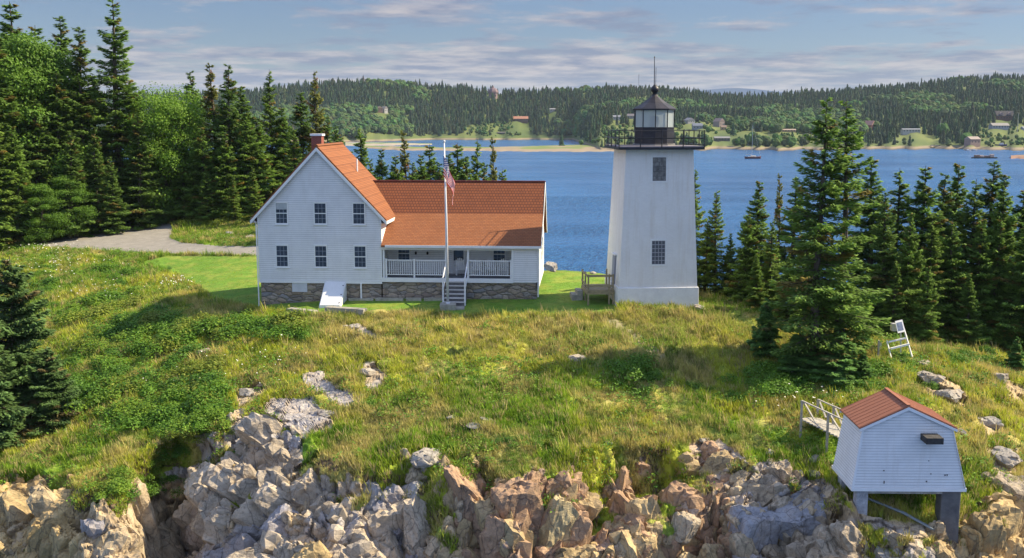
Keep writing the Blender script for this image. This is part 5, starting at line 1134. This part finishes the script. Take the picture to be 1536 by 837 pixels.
    for z, r in ((zt + .62, .035), (zt + 1.08, .018), (zt + .22, .022)):
        for a, b in (((-gh, -gh), (gh, -gh)), ((gh, -gh), (gh, gh)), ((gh, gh), (-gh, gh)), ((-gh, gh), (-gh, -gh))): rl.tube([(*a, z), (*b, z)], r, 5)
    rl.build('gallery_rail', MT['black'], e)
    # lantern: ten sided
    cx, cy = 0.0, 0.0; R = 1.30; ph = -math.pi / 2 - .07 - rz
    lx = .06
    dz = zt + .13
    ring = lambda r, z: [(lx + r * math.cos(ph + k * math.pi / 5), r * math.sin(ph + k * math.pi / 5), z) for k in range(10)]
    MB().lathe([(R + .10, dz), (R + .10, dz + .10)], 10, ph, lx).build('lantern_sill', cmat((.42, .40, .38)), e)
    MB().lathe([(R, dz + .10), (R, dz + 1.12)], 10, ph, lx).build('lantern_drum', MT['black'], e)
    gz0, gz1 = dz + 1.12, dz + 2.22
    MB().lathe([(R + .03, gz0 - .04), (R + .03, gz0 + .04)], 10, ph, lx).build('lantern_ring', MT['black'], e)
    a, b = ring(R - .03, gz0 + .04), ring(R - .03, gz1)
    for k in range(10): MB().add([a[k], a[(k + 1) % 10], b[(k + 1) % 10], b[k]], [(0, 1, 2, 3)]).build('lantern_pane', MT['pane'], e)
    mu = MB()
    for k in range(10): mu.bar(ring(R, gz0)[k], ring(R, gz1)[k], .055, .055)
    mu.build('lantern_mullion', MT['black'], e)
    MB().lathe([(.05, dz + 1.0), (.3, dz + 1.05), (.34, dz + 1.4), (.30, dz + 1.8), (.05, dz + 1.9)], 14, 0, lx).build('beacon_lens', cmat((.45, .47, .45), .1), e)
    MB().lathe([(R + .02, gz1), (R + .14, gz1 + .01), (R + .15, gz1 + .09), (R + .02, gz1 + .1)], 10, ph, lx).build('lantern_cornice', MT['black'], e)
    za = gz1 + .10
    MB().lathe([(R + .13, za), (R * .62, za + .36), (.22, za + .80), (.17, za + .90)], 10, ph, lx).build('lantern_roof', MT['blackroof'], e)
    MB().lathe([(.17, za + .9), (.13, za + 1.0), (.2, za + 1.05), (.27, za + 1.16), (.28, za + 1.26), (.22, za + 1.38), (.12, za + 1.44), (.10, za + 1.52)], 14, 0, lx).build('ventilator_ball', MT['black'], e, smooth=True)
    MB().tube([(lx - .04, 0, za + 1.5), (lx - .06, 0, za + 3.3)], [.03, .02], 6).build('lightning_rod', MT['black'], e)
    MB().lathe([(.01, 0), (.05, .04), (.01, .1)], 8, cx=lx - .06).build('rod_tip', MT['black'], e).location = (0, 0, za + 3.18)
    MB().tube([(lx + .05, 0, za + 1.45), (lx + .05, 0, za + 2.6)], .015, 6).build('antenna', MT['black'], e)
    # wooden landing by the door: stands against the tower, a thing of its own
    bpy.context.view_layer.update(); M = e.matrix_world.copy()
    return e, M
mp_ = bpy.data.materials.new('lantern_glass'); mp_.use_nodes = True; nt = mp_.node_tree; pb = nt.nodes['Principled BSDF']; pb.inputs['Base Color'].default_value = (.66, .74, .76, 1); pb.inputs['Roughness'].default_value = .12
trn = N(nt, 'ShaderNodeBsdfTransparent'); trl = N(nt, 'ShaderNodeBsdfTranslucent'); trl.inputs[0].default_value = (.8, .9, .9, 1)
ms0 = N(nt, 'ShaderNodeMixShader'); ms0.inputs[0].default_value = .5; nt.links.new(pb.outputs[0], ms0.inputs[1]); nt.links.new(trl.outputs[0], ms0.inputs[2])
ms = N(nt, 'ShaderNodeMixShader'); ms.inputs[0].default_value = .45; nt.links.new(ms0.outputs[0], ms.inputs[1]); nt.links.new(trn.outputs[0], ms.inputs[2]); nt.links.new(ms.outputs[0], nt.nodes['Material Output'].inputs[0]); MT['pane'] = mp_
TE, TM = tower()
def landing():
    base = TM @ Vector((-2.62, -1.5, 0)); rz = math.radians(4.5); zg = down(base.x - 1, base.y + 1)
    e = empty('wooden_landing', (base.x, base.y, zg), rz, 'weathered wooden landing with railings at the left side of the white tower', 'wooden landing')
    zf = TM.translation.z + .82 - zg
    MB().box(-1.75, -.02, 0, 2.6, zf - .08, zf).build('deck', MT['wood'], e)
    j = MB(); j.box(-1.75, -.02, -.02, .05, zf - .28, zf - .08); j.box(-1.78, -1.72, 0, 2.6, zf - .28, zf - .08); j.build('rim_joist', MT['wood'], e)
    posts = [(-1.7, 0), (-.1, 0), (-1.7, 1.3), (-1.7, 2.55), (-.1, 2.55), (-.35, 0.02)]
    for x, y in posts: MB().box(x - .05, x + .05, y - .05, y + .05, -.4, zf + 1.02).build('post', MT['wood'], e)
    r = MB()
    for z in (zf + .95, zf + .30): r.box(-1.72, -.08, -.09, -.04, z - .09, z + .05); r.box(-1.78, -1.73, 0, 2.6, z - .09, z + .05)
    r.build('railing', MT['wood'], e)
    s_ = MB()
    for k in range(2): s_.box(-2.2 - .35 * k, -1.85 - .35 * k, 1.4, 2.6, -.3, zf - .25 * (k + 1))
    s_.build('step', MT['concrete'], e)
landing()

# ------------------------------------------------------------------ bell shed
def shed():
    o = unproj(1363, 735, 45); e = empty('bell_shed', o, math.radians(-1), 'white slope-walled shed with a rust-red roof standing on pillars over the rocks', 'shed')
    D0 = 3.05
    # corner lines
    B = dict(x0=-2.45, x1=2.44, y0=0, y1=D0); T = dict(x0=-2.06, x1=1.78, y0=.16, y1=D0 - .12); zT = 2.84; xa = -.18; zA = 3.74
    def L(z):
        t_ = z / zT; return (B['x0'] + (T['x0'] - B['x0']) * t_, B['x1'] + (T['x1'] - B['x1']) * t_, B['y0'] + (T['y0'] - B['y0']) * t_, B['y1'] + (T['y1'] - B['y1']) * t_)
    a, b = L(0), L(zT)
    i_ = .03
    MB().add([(a[0] + i_, a[2] + i_, 0), (a[1] - i_, a[2] + i_, 0), (a[1] - i_, a[3] - i_, 0), (a[0] + i_, a[3] - i_, 0), (b[0] + i_, b[2] + i_, zT), (b[1] - i_, b[2] + i_, zT), (b[1] - i_, b[3] - i_, zT), (b[0] + i_, b[3] - i_, zT), (xa, b[2] + i_, zA - .05), (xa, b[3] - i_, zA - .05)],
             [(0, 3, 2, 1), (0, 1, 5, 8, 4), (3, 7, 9, 6, 2), (0, 4, 7, 3), (1, 2, 6, 5)]).build('wall_core', MT['sidewall'], e)
    def fr(z):
        if z <= zT: q = L(z); return (q[0], q[1])
        t_ = (z - zT) / (zA - zT); return (T['x0'] + (xa - T['x0']) * t_, T['x1'] + (xa - T['x1']) * t_)
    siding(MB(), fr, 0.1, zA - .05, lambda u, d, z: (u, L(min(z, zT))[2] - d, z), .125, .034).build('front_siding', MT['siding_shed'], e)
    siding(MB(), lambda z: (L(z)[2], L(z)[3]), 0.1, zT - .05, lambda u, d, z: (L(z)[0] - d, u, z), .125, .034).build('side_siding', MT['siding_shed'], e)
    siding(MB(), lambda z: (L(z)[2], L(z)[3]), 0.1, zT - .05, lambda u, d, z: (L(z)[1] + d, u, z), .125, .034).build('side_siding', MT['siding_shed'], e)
    g = MB(); g.box(a[0] - .06, a[1] + .06, a[2] - .06, a[2] - .01, -.05, .10); g.box(a[0] - .06, a[0] - .01, a[2], a[3] + .05, -.05, .10); g.box(a[1] + .01, a[1] + .06, a[2], a[3] + .05, -.05, .10); g.build('sill_board', MT['white'], e)
    for q0, q1 in (((a[0] - .01, a[2] - .03, .1), (b[0] - .01, b[2] - .03, zT)), ((a[1] + .01, a[2] - .03, .1), (b[1] + .01, b[2] - .03, zT))): MB().bar(q0, q1, .10, .03).build('corner_board', MT['white'], e)
    og = .13; y0, y1 = T['y0'] - og, T['y1'] + og
    xL, zL = -2.26, zA - (zA - zT) * ((xa + 2.26) / (xa - T['x0'])); xR, zR = 1.98, zA - (zA - zT) * ((1.98 - xa) / (T['x1'] - xa))
    for x_, z_, nm in ((xL, zL, 1), (xR, zR, 2)):
        pts = [(xa, zA), (x_, z_), (x_, z_ + .06), (xa, zA + .07)]
        if nm == 1: pts = pts[::-1]
        MB().prism(pts, y0, y1).build('roof_slope', MT['rust'], e)
        v = MB(); q = [(xa, zA - .14), (x_, z_ - .12), (x_, z_ - .005), (xa, zA - .005)]
        if nm == 1: q = q[::-1]
        v.prism(q, y0 - .015, y0 + .03); v.build('rake_trim', MT['white'], e); MB().prism(q, y1 - .03, y1 + .015).build('rake_trim', MT['white'], e)
    seam = MB()
    for k in range(9):
        y = y0 + .06 + (y1 - y0 - .12) * k / 8
        for x_, z_ in ((xL, zL), (xR, zR)): seam.bar((x_, y, z_ + .07), (xa, y, zA + .078), .03, .016)
    seam.build('roof_seam', MT['rust'], e)
    MB().bar((xa, y0, zA + .09), (xa, y1, zA + .09), .16, .03).build('ridge_cap', MT['rust'], e)
    st = MB()
    for x, z, w, h in ((-1.15, .85, .05, .05), (-1.12, .30, .04, .12), (.72, .38, .06, .05), (.9, .72, .05, .04), (1.52, .66, .05, .05), (1.62, .66, .04, .06), (.8, 1.3, .03, .04)):
        y = L(z)[2] - .05; MB().box(x, x + w, y, y + .02, z, z + h).build('rust_patch', MT['darkwood'], e)
    # bell striker beam
    MB().box(.42, 1.16, -.62, .24, 2.26, 2.54).build('bell_arm', MT['darkwood'], e, bevel=.015)
    # pillars
    zl = min(down(*(e.location.xy + Vector((-1.9, .3)))) - o.z - .5, -1.3); zr = min(down(*(e.location.xy + Vector((2.0, .3)))) - o.z - .5, -1.7)
    MB().box(-2.22, -1.72, .1, .62, -2.6, -.05).build('pillar', MT['palestone'], e, bevel=.03)
    MB().box(1.5, 2.36, .12, .8, -3.0, -.05).build('pillar', MT['darkconcrete'], e, bevel=.05)
    MB().box(-2.3, -1.7, 2.2, 2.8, -2.2, -.05).build('pillar', MT['palestone'], e, bevel=.03); MB().box(1.6, 2.2, 2.3, 2.9, -2.2, -.05).build('pillar', MT['darkconcrete'], e, bevel=.03)
    j = MB()
    for y in (.2, 1.5, 2.8): j.box(-2.3, 2.3, y - .07, y + .07, -.22, -.06)
    j.build('floor_joist', MT['greywood'], e)
    MB().bar((-1.4, 1.2, -.22), (1.5, 1.0, -.45), .12, .16).build('brace', MT['greywood'], e)
    pipes = MB(); pipes.tube([(-1.6, 1.2, -.75), (0, .5, -1.25), (1.1, -.15, -1.75)], .05, 6); pipes.tube([(-1.5, 1.3, -.8), (.1, .62, -1.28), (1.2, -.05, -1.8)], .05, 6)
    po = pipes.build('drain_pipe', cmat((.22, .26, .28))); po.location = e.location; po.rotation_euler = e.rotation_euler; tag(po, 'pair of grey pipes slanting over the rocks under the shed', 'pipe')
    return e
shed()
def boardwalk():
    # ramp leading from the slope down to the shed, hand rails both sides
    def P_(px, py, Y): return unproj(px, py, Y)
    a = P_(1203, 601, 51.5); b = P_(1268, 631, 48.6); c0 = P_(1227, 599, 53.2); d = P_(1266, 616, 50.0)
    e = empty('boardwalk', (a.x, a.y, a.z - 1), 0, 'weathered wooden ramp with braced handrails leading to the back of the slope-walled shed', 'boardwalk')
    o = Vector(e.location)
    for p, q in ((a, b), (c0, d)):
        p = p - o; q = q - o; MB().bar(p, q, .08, .05).build('handrail', MT['greywood'], e)
        for tt in (0, .62): x = p.lerp(q, tt); zg = down(x.x + o.x, x.y + o.y) - o.z; MB().bar((x.x, x.y, min(zg, x.z - .95) - .2), (x.x, x.y, x.z), .10).build('post', MT['greywood'], e)
        for t0, t1 in ((.04, .34), (.64, .97)): x = p.lerp(q, t0); y = p.lerp(q, t1); MB().bar(x, y + Vector((0, 0, -.75)), .08, .05).build('brace', MT['greywood'], e)
    dk_ = MB(); p0, p1, r0, r1 = a - o, b - o, c0 - o, d - o
    for k in range(14):
        t_ = k / 13 * 1.05; u = p0.lerp(p1, t_) + Vector((0, 0, -.95)); w = r0.lerp(r1, t_) + Vector((0, 0, -.95)); dk_.bar(u, w, .18, .05)
    dk_.build('deck', MT['greywood'], e)
boardwalk()
def solar():
    Y0 = at(1345, 541).y; b = at(1345, 541); o = Vector((b.x, b.y, b.z)); e = empty('solar_panel_stand', o, 0, 'white frame stand carrying a small solar panel right of the tall close spruces', 'solar panel')
    Q = lambda px, py, dy=0.0: unproj(px, py, Y0 + dy) - o
    f = [Q(1324, 538, .5), Q(1347, 545, -.2), Q(1384, 537, .3), Q(1352, 531, 1.2)]; zt = sum(v.z for v in f) / 4
    g = MB(); g.add([(v.x, v.y, zt - .9) for v in f] + [(v.x, v.y, zt) for v in f], [(3, 2, 1, 0), (4, 5, 6, 7)] + [(i, (i + 1) % 4, (i + 1) % 4 + 4, i + 4) for i in range(4)]); g.build('concrete_pad', MT['concrete'], e)
    MB().bar(Q(1338, 542), Q(1330, 511, .35), .07).build('leg', MT['white'], e); MB().bar(Q(1368, 535, .2), Q(1352, 480, .8), .07).build('leg', MT['white'], e); MB().bar(Q(1351, 533, .9), Q(1351, 497, .85), .07).build('leg', MT['alum'], e); MB().bar(Q(1322, 536, .9), Q(1321, 514, .9), .06).build('leg', MT['alum'], e)
    MB().bar(Q(1333, 513, .3), Q(1359, 507, .5), .08).build('crossbar', MT['white'], e); MB().bar(Q(1336, 523, .15), Q(1364, 516, .35), .10).build('crossbar', MT['white'], e)
    def quad(c, m, name, par, th):
        n = (c[1] - c[0]).cross(c[2] - c[0]).normalized() * th
        if n.y > 0: n = -n
        return MB().add([v for v in c] + [v + n for v in c], [(3, 2, 1, 0), (4, 5, 6, 7)] + [(i, (i + 1) % 4, (i + 1) % 4 + 4, i + 4) for i in range(4)]).build(name, m, par)
    c = [Q(1342, 482, .65), Q(1353, 479.5, .75), Q(1357.5, 497.5, .45), Q(1346.5, 500, .35)]; p = quad(c, MT['white'], 'panel_frame', e, .04)
    m_ = sum(c, Vector()) / 4; n = (c[1] - c[0]).cross(c[2] - c[0]).normalized(); n = -n if n.y > 0 else n
    quad([m_ + (v - m_) * .68 + n * .045 for v in c], MT['solar'], 'solar_cell_face', p, .012)
    MB().box(0, .38, 0, .3, 0, .46).build('equipment_box', MT['alum'], e, bevel=.03).location = Q(1337.5, 497, .9)
solar()
bx = at(1317, 536); 
tag(MB().box(-.05, .05, -.05, .05, -.3, 1.0).build('fence_post', MT['greywood']), 'short grey post left of the solar panel stand', 'post').location = bx

# ------------------------------------------------------------------ boulders
def boulder(seed, sx, sy, sz):
    import bmesh
    bm = bmesh.new(); bmesh.ops.create_icosphere(bm, subdivisions=5, radius=1); r = np.array([v.co[:] for v in bm.verts])
    Fc = np.array([[v.index for v in f.verts] for f in bm.faces]); bm.free()
    rg_ = np.random.default_rng(seed)
    for k in range(14):
        n = rg_.normal(size=3); n /= np.linalg.norm(n); d = rg_.uniform(.52, .88); t_ = r @ n; m = t_ > d; r[m] -= (t_[m] - d)[:, None] * n
    dd, cc, vv = facets(r * 1.0 + seed * 7, np.array([.45, .45, .6]), seed, rotm(.3, .5, .2)); r *= (1 + .12 * dd - .03 * np.exp(-cc / .05))[:, None]
    col = np.array([.40, .37, .32]) * (1 - vv[:, None]) + np.array([.30, .28, .26]) * vv[:, None]
    return npmesh('boulder', r * [sx, sy, sz], Fc, MT['rock'], col)
BM = [boulder(s_, 1, .8, .62) for s_ in (3, 5, 8, 12)]
BL = [(865, 541, .62, 'grey boulder in the long grass below the lawn and left of the worn path'), (710, 641, .55, 'pale boulder with a flat top in the middle of the slope'), (730, 630, .4, 'smaller rounded boulder just right of the flat-topped pale one'), (679, 626, .35, 'small pale boulder above the cliff left of the flat-topped one'),
      (305, 532, .62, 'tan boulder among the bushes on the left slope'), (330, 527, .34, 'small pale rock right of the tan boulder on the left slope'), (345, 352, .6, 'pointed pale boulder beyond the driveway left of the house'), (350, 358, .5, 'flat pale rock beyond the driveway beside the pointed boulder'), (376, 356, .6, 'pale flat rock against the left edge of the house beyond the driveway'),
      (1048, 465, .5, 'white rock at the foot of the right tower corner'), (1061, 477, .22, 'small white stone in the grass right of the tower'), (890, 411, .3, 'pale stone on the grass edge left of the wooden landing'), (828, 402, .55, 'brown boulder on the grass rim between the house wing and the tower'),
      (1396, 578, 1.1, 'large lichened boulder uphill of the slope-walled shed'), (1424, 598, 1.0, 'long boulder just right of and below the large lichened one'), (1490, 640, .8, 'cracked boulder on the right slope beyond the shed roof'), (1470, 633, .55, 'dark pointed rock left of the cracked boulder on the right slope'), (1506, 694, 1.0, 'big tan boulder near the right picture edge below the cracked one'),
      (1386, 548, .5, 'rock next to the solar panel pad'), (1443, 652, .45, 'small brown rock right of the shed roof corner'), (1463, 553, .5, 'pale flat rock in the grass far right'), (1500, 571, .7, 'long low pale rock under the small bright young spruce'), (1055, 663, .45, 'rounded stone perched on the cliff edge above the shed side of the cliff'),
      (490, 626, .5, 'small rock at the right end of the big pale outcrop'), (552, 560, .5, 'pale rock in the grass above the big outcrop'), (532, 494, .5, 'rough grey rock below the long concrete block'), (516, 492, .35, 'small dark rock left of the rough grey one below the concrete block'),
      (368, 592, .6, 'shaded grey rock left above the big outcrop'), (640, 690, .9, 'angular pale block on the cliff top at the centre left'), (912, 668, .3, 'small pale rock at the cliff top right of centre'), (1222, 690, .35, 'pale stone in the grass left of the shed'), (1155, 680, .35, 'pale stone in the grass above the shaded cliff')]
BLP = []
for k, (px, py, s_, lab) in enumerate(BL):
    p = at(px, py); o = link('boulder', BM[k % 4]); o.location = p + Vector((0, 0, s_ * .12)); o.scale = (s_, s_, s_ * (.9 if 'flat' not in lab else .4)); o.rotation_euler = (random.uniform(-.2, .2), random.uniform(-.2, .2), random.uniform(0, 6.28)); tag(o, lab, 'rock'); BLP.append((p.x, p.y, s_))

# ------------------------------------------------------------------ shrubs
def make_shrub(seed, tone, tip, n=1500, leaf=.11, hgt=.6):
    rg_ = np.random.default_rng(seed); L = [(rg_.normal(0, .42, 2), rg_.uniform(.25, .5)) for k in range(12)]; Ps = []; Ns = []; Cs = []
    for c, r in L:
        m = n // 12; d = unit(rg_.normal(size=(m, 3))); d[:, 2] = np.abs(d[:, 2]); rad = (r * rg_.uniform(.6, 1.1, m))[:, None]; q = d * rad * [1, 1, 1.25]; q[:, :2] += c; q[:, 2] += max(0, hgt * (.55 - np.hypot(*c) * .5)) * rg_.uniform(0, 1, m); Ps.append(q)
        Ns.append(unit(d + rg_.normal(0, .5, (m, 3)) + [0, 0, .4])); w = np.clip(rg_.random(m) * .7 + rg_.normal(.1, .15), 0, 1)[:, None]; Cs.append(np.array(tone) * (1 - w) + np.array(tip) * w)
    Pc = np.concatenate(Ps); Nn = np.concatenate(Ns); V, Fq = kites(Pc, unit(np.cross(Nn, rg_.normal(size=Nn.shape))), Nn, rg_.uniform(.7, 1.3, len(Pc)) * leaf, rg_.uniform(.5, .8, len(Pc)) * leaf)
    return npmesh('shrub', V, Fq, MT['leaf'], np.repeat(np.concatenate(Cs), 4, 0))
SH = [make_shrub(1, (.08, .19, .018), (.20, .36, .035)), make_shrub(2, (.10, .21, .02), (.27, .40, .04)), make_shrub(3, (.06, .16, .02), (.16, .31, .035)), make_shrub(4, (.12, .19, .02), (.32, .36, .05))]
def shrub(px, py, s_, lab, group=None, k=None, sz=1.0):
    p = at(px, py); o = link('shrub', SH[random.randrange(4) if k is None else k]); o.location = p - Vector((0, 0, .08)); o.scale = (s_ * random.uniform(.9, 1.3), s_ * random.uniform(.9, 1.2), s_ * sz * random.uniform(.7, 1.0)); o.rotation_euler = (0, 0, random.uniform(0, 6.28)); tag(o, lab, 'shrub', group)
random.seed(11)
for k in range(46):
    u = random.random(); px = 175 + 285 * u; py = 498 - 8 * math.sin(u * 3) + random.uniform(-12, 16) - 6 * u; shrub(px, py, random.uniform(1.0, 1.6), 'leafy green shrub in the thicket across the slope left of the house', 'thicket below the house shadow')
for k in range(70):
    px = random.uniform(110, 330); py = random.uniform(515, 640)
    if px > 290 and py < 545: continue
    shrub(px, py, random.uniform(.8, 1.55), 'leafy shrub on the steep left slope above the gully', 'shrubs above the gully')
for k in range(46):
    px = random.uniform(0, 300); py = random.uniform(385, 480)
    if inpoly(np.array([px]), np.array([py]), LAWN)[0]: continue
    shrub(px, py, random.uniform(.8, 1.6), 'weedy green bush in the rough grass below the driveway', 'bushes below the driveway', sz=.75)
for k in range(26):
    px = random.uniform(-10, 180); py = random.uniform(326, 336); shrub(px, py, random.uniform(1.0, 1.8), 'green bush at the wood edge beyond the driveway', 'bushes at the wood edge', k=random.choice((0, 2)))
for k in range(16): shrub(random.uniform(262, 388), random.uniform(328, 337), random.uniform(.9, 1.3), 'low bush under the dark trees left of the house', 'bushes under the trees by the house', k=3)
for px, py, s_, lab in [(902, 516, 1.0, 'round green bush on the slope between the lawn and the grey boulder'), (660, 498, .7, 'dark green bush below the flagpole footing'), (925, 556, 1.1, 'shaded bush left of the tree shadow on the slope'), (965, 552, 1.3, 'dark bush within the tree shadow on the slope'), (555, 610, .8, 'green bush right of the big pale outcrop'),
      (985, 566, .9, 'low bush just below the tree shadow'), (1148, 562, 1.3, 'bush at the left foot of the tall close spruces'), (1100, 598, 1.0, 'bright bush below the young spruce on the right slope'), (1040, 582, .9, 'bright leafy bush right of centre on the slope')]:
    shrub(px, py, s_, lab, k=0 if px != 1040 else 1)
for k in range(14): shrub(random.uniform(760, 860), random.uniform(636, 662), random.uniform(.35, .7), 'low green bush above the cliff at mid slope', 'bushes above the middle of the cliff', sz=.7)
for k in range(34): shrub(random.uniform(1135, 1335), random.uniform(548, 590), random.uniform(.7, 1.2), 'dark low bush beneath the two tall close spruces', 'bushes beneath the tall spruces', k=random.choice((0, 2)))
for k in range(12): shrub(random.uniform(1320, 1400), random.uniform(560, 590), random.uniform(.4, .8), 'small bush between the solar panel pad and the shed', 'bushes above the shed roof')
for k in range(44): shrub(random.uniform(175, 335), random.uniform(600, 745), random.uniform(.4, .9), 'overhanging bush at the lip of the dark gully', 'bushes on the gully lip')
for k in range(14): shrub(random.uniform(1330, 1536), random.uniform(528, 548), random.uniform(.5, .9), 'low bush at the foot of the right hand spruces', 'bushes at the foot of the right spruces', k=2)

# ------------------------------------------------------------------ grass
def grass():
    rg_ = np.random.default_rng(99)
    ok = ~frock & ~fdrive & (sarr[FQ[:, 0]] < 3)
    ok &= (fpx > -190) & (fpx < 1800) & (cx4[:, 1] < 118) & (cx4[:, 2] > 5)
    Fo = FQ[ok]; A_, B_, C_, D_ = (P[Fo[:, i]] for i in range(4)); area = np.linalg.norm(np.cross(C_ - A_, D_ - B_), axis=1) * .5
    cen = cx4[ok]; fx, fy = fpx[ok], fpy[ok]
    inl = inpoly(fx, fy, LAWN); pth = inpoly(fx, fy, [(905,480),(925,478),(990,525),(1010,545),(980,545),(945,515)])
    dist = cen[:, 1]; w = area * np.where(dist < 72, 1.0, (72 / dist) ** 2.2) * np.where(inl, .35, 1.0) * np.where(pth, .25, 1)
    patch = fbm(cen[:, 0] * .6, cen[:, 1] * .6, 55, 3); w *= .55 + .9 * (patch > .45)
    steep = (sarr[Fo[:, 0]] > 0); w *= np.where(steep, .5, 1)
    n = 260000; idx = rg_.choice(len(Fo), n, p=w / w.sum()); u, v = rg_.random((2, n, 1)); base = A_[idx] * (1 - u) * (1 - v) + B_[idx] * u * (1 - v) + C_[idx] * u * v + D_[idx] * (1 - u) * v
    px, py = project(base[:, 0], base[:, 1], base[:, 2]); lw = inpoly(px, py, LAWN); driv = inpoly(px, py, DRIVE)
    hh = (.16 + .30 * np.clip(fbm(base[:, 0] * .35, base[:, 1] * .35, 57, 3) * 1.6 - .3, 0, 1)) * rg_.uniform(.6, 1.35, n); hh[lw] = .05 + .03 * rg_.random(lw.sum()); hh[steep[idx]] *= .8; tall = (rg_.random(n) < .07) & (fbm(base[:, 0] * .9, base[:, 1] * .9, 58, 2) > .5); hh[tall & ~lw] *= 1.7
    # keep buildings clear
    inv = np.array(HM.inverted()); L_ = base @ inv[:3, :3].T + inv[:3, 3]; inh = (L_[:, 0] > -.1) & (L_[:, 0] < 18.7) & (L_[:, 1] > -.05) & (L_[:, 1] < 9.2)
    inv = np.array(TM.inverted()); L_ = base @ inv[:3, :3].T + inv[:3, 3]; inh |= (np.abs(L_[:, 0]) < 2.6) & (np.abs(L_[:, 1]) < 2.6)
    inh |= (px > 520) & (px < 702) & (py > 445.5) & (py < 456)
    kp = ~inh & ~driv; base = base[kp]; hh = hh[kp]; lw = lw[kp]; px = px[kp]; py = py[kp]; n = len(base)
    col = grass_col(base[:, 0], base[:, 1], px, py) * rg_.uniform(.8, 1.35, (n, 1))
    tan = np.array([.55, .45, .20]); isT = (rg_.random(n) < .22)[:, None]; col = np.where(isT & ~lw[:, None], tan * rg_.uniform(.7, 1.2, (n, 1)), col)
    nb = 6; base = np.repeat(base, nb, 0) + np.concatenate([rg_.normal(0, .09, (n * nb, 2)), np.full((n * nb, 1), -.03)], 1); hh = np.repeat(hh, nb) * rg_.uniform(.6, 1.15, n * nb); col = np.repeat(col, nb, 0)
    az = rg_.uniform(0, 6.28, n * nb); wd = .012 + .045 * hh; lean = np.stack([rg_.normal(-.12, .28, n * nb), rg_.normal(-.05, .28, n * nb)], 1) * hh[:, None]
    s_ = np.stack([np.cos(az), np.sin(az), np.zeros(n * nb)], 1) * wd[:, None]; tip = base.copy(); tip[:, :2] += lean; tip[:, 2] += hh
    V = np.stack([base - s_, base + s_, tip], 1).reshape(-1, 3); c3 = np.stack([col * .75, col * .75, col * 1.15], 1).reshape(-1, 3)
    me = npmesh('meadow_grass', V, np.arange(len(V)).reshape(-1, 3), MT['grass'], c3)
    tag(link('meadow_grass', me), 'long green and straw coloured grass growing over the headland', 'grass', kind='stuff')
grass()
def ground_cover():
    rg_ = np.random.default_rng(123)
    ok = ~frock & ~fdrive & (sarr[FQ[:, 0]] < 2) & (fpx > -190) & (fpx < 1800) & (cx4[:, 1] < 100) & ~inpoly(fpx, fpy, LAWN)
    pt = fbm(cx4[:, 0] * .35 + 5, cx4[:, 1] * .35, 66, 4); left = np.clip((480 - fpx) / 250, 0, 1) * .12; ok &= (pt + left) > .56
    Fo = FQ[ok]; area = np.linalg.norm(np.cross(P[Fo[:, 2]] - P[Fo[:, 0]], P[Fo[:, 3]] - P[Fo[:, 1]]), axis=1) * .5; n = 9000
    i = rg_.choice(len(Fo), n, p=area / area.sum()); c = P[Fo[i, 0]]; m = 14; h = np.repeat(rg_.uniform(.15, .55, n), m)
    q = np.repeat(c, m, 0) + np.stack([rg_.normal(0, .16, n * m), rg_.normal(0, .16, n * m), h * rg_.uniform(.2, 1, n * m)], 1)
    Nn = unit(np.stack([rg_.normal(0, .5, n * m), rg_.normal(-.1, .5, n * m), np.ones(n * m)], 1)); V, Fq = kites(q, unit(np.cross(Nn, rg_.normal(size=Nn.shape))), Nn, rg_.uniform(.09, .18, n * m), rg_.uniform(.06, .12, n * m))
    g = rg_.uniform(0, 1, (n, 1)); col = np.array([.07, .19, .02]) * (1 - g) + np.array([.22, .36, .035]) * g
    tag(link('leafy_weeds', npmesh('leafy_weeds', V, Fq, MT['leaf'], np.repeat(np.repeat(col, m, 0) * rg_.uniform(.75, 1.25, (n * m, 1)), 4, 0))), 'leafy green weeds growing in patches through the grass', 'weeds', kind='stuff')
ground_cover()
def flowers():
    rg_ = np.random.default_rng(4); Vs = []; 
    for cx, cy, sx, sy, n in ((60, 378, 50, 8, 60), (265, 432, 30, 8, 40), (110, 400, 70, 12, 50), (60, 410, 60, 20, 40), (410, 452, 4, 3, 8), (350, 560, 120, 60, 40), (1200, 610, 60, 20, 30), (150, 440, 90, 20, 40)):
        for k in range(n):
            p = at(cx + rg_.normal(0, sx * .5), cy + rg_.normal(0, sy * .5)); r = rg_.uniform(.025, .06); a = rg_.uniform(0, 6.28)
            z = p.z + rg_.uniform(.35, .8); Vs.append([(p.x + r * math.cos(a + q * 1.571), p.y + r * math.sin(a + q * 1.571), z + .4 * r * math.sin(a + q)) for q in range(4)])
    V = np.array(Vs).reshape(-1, 3); tag(link('white_wildflowers', npmesh('white_wildflowers', V, np.arange(len(V)).reshape(-1, 4), MT['flower'])), 'tiny white flower heads scattered in the rough grass', 'flowers', kind='stuff')
flowers()
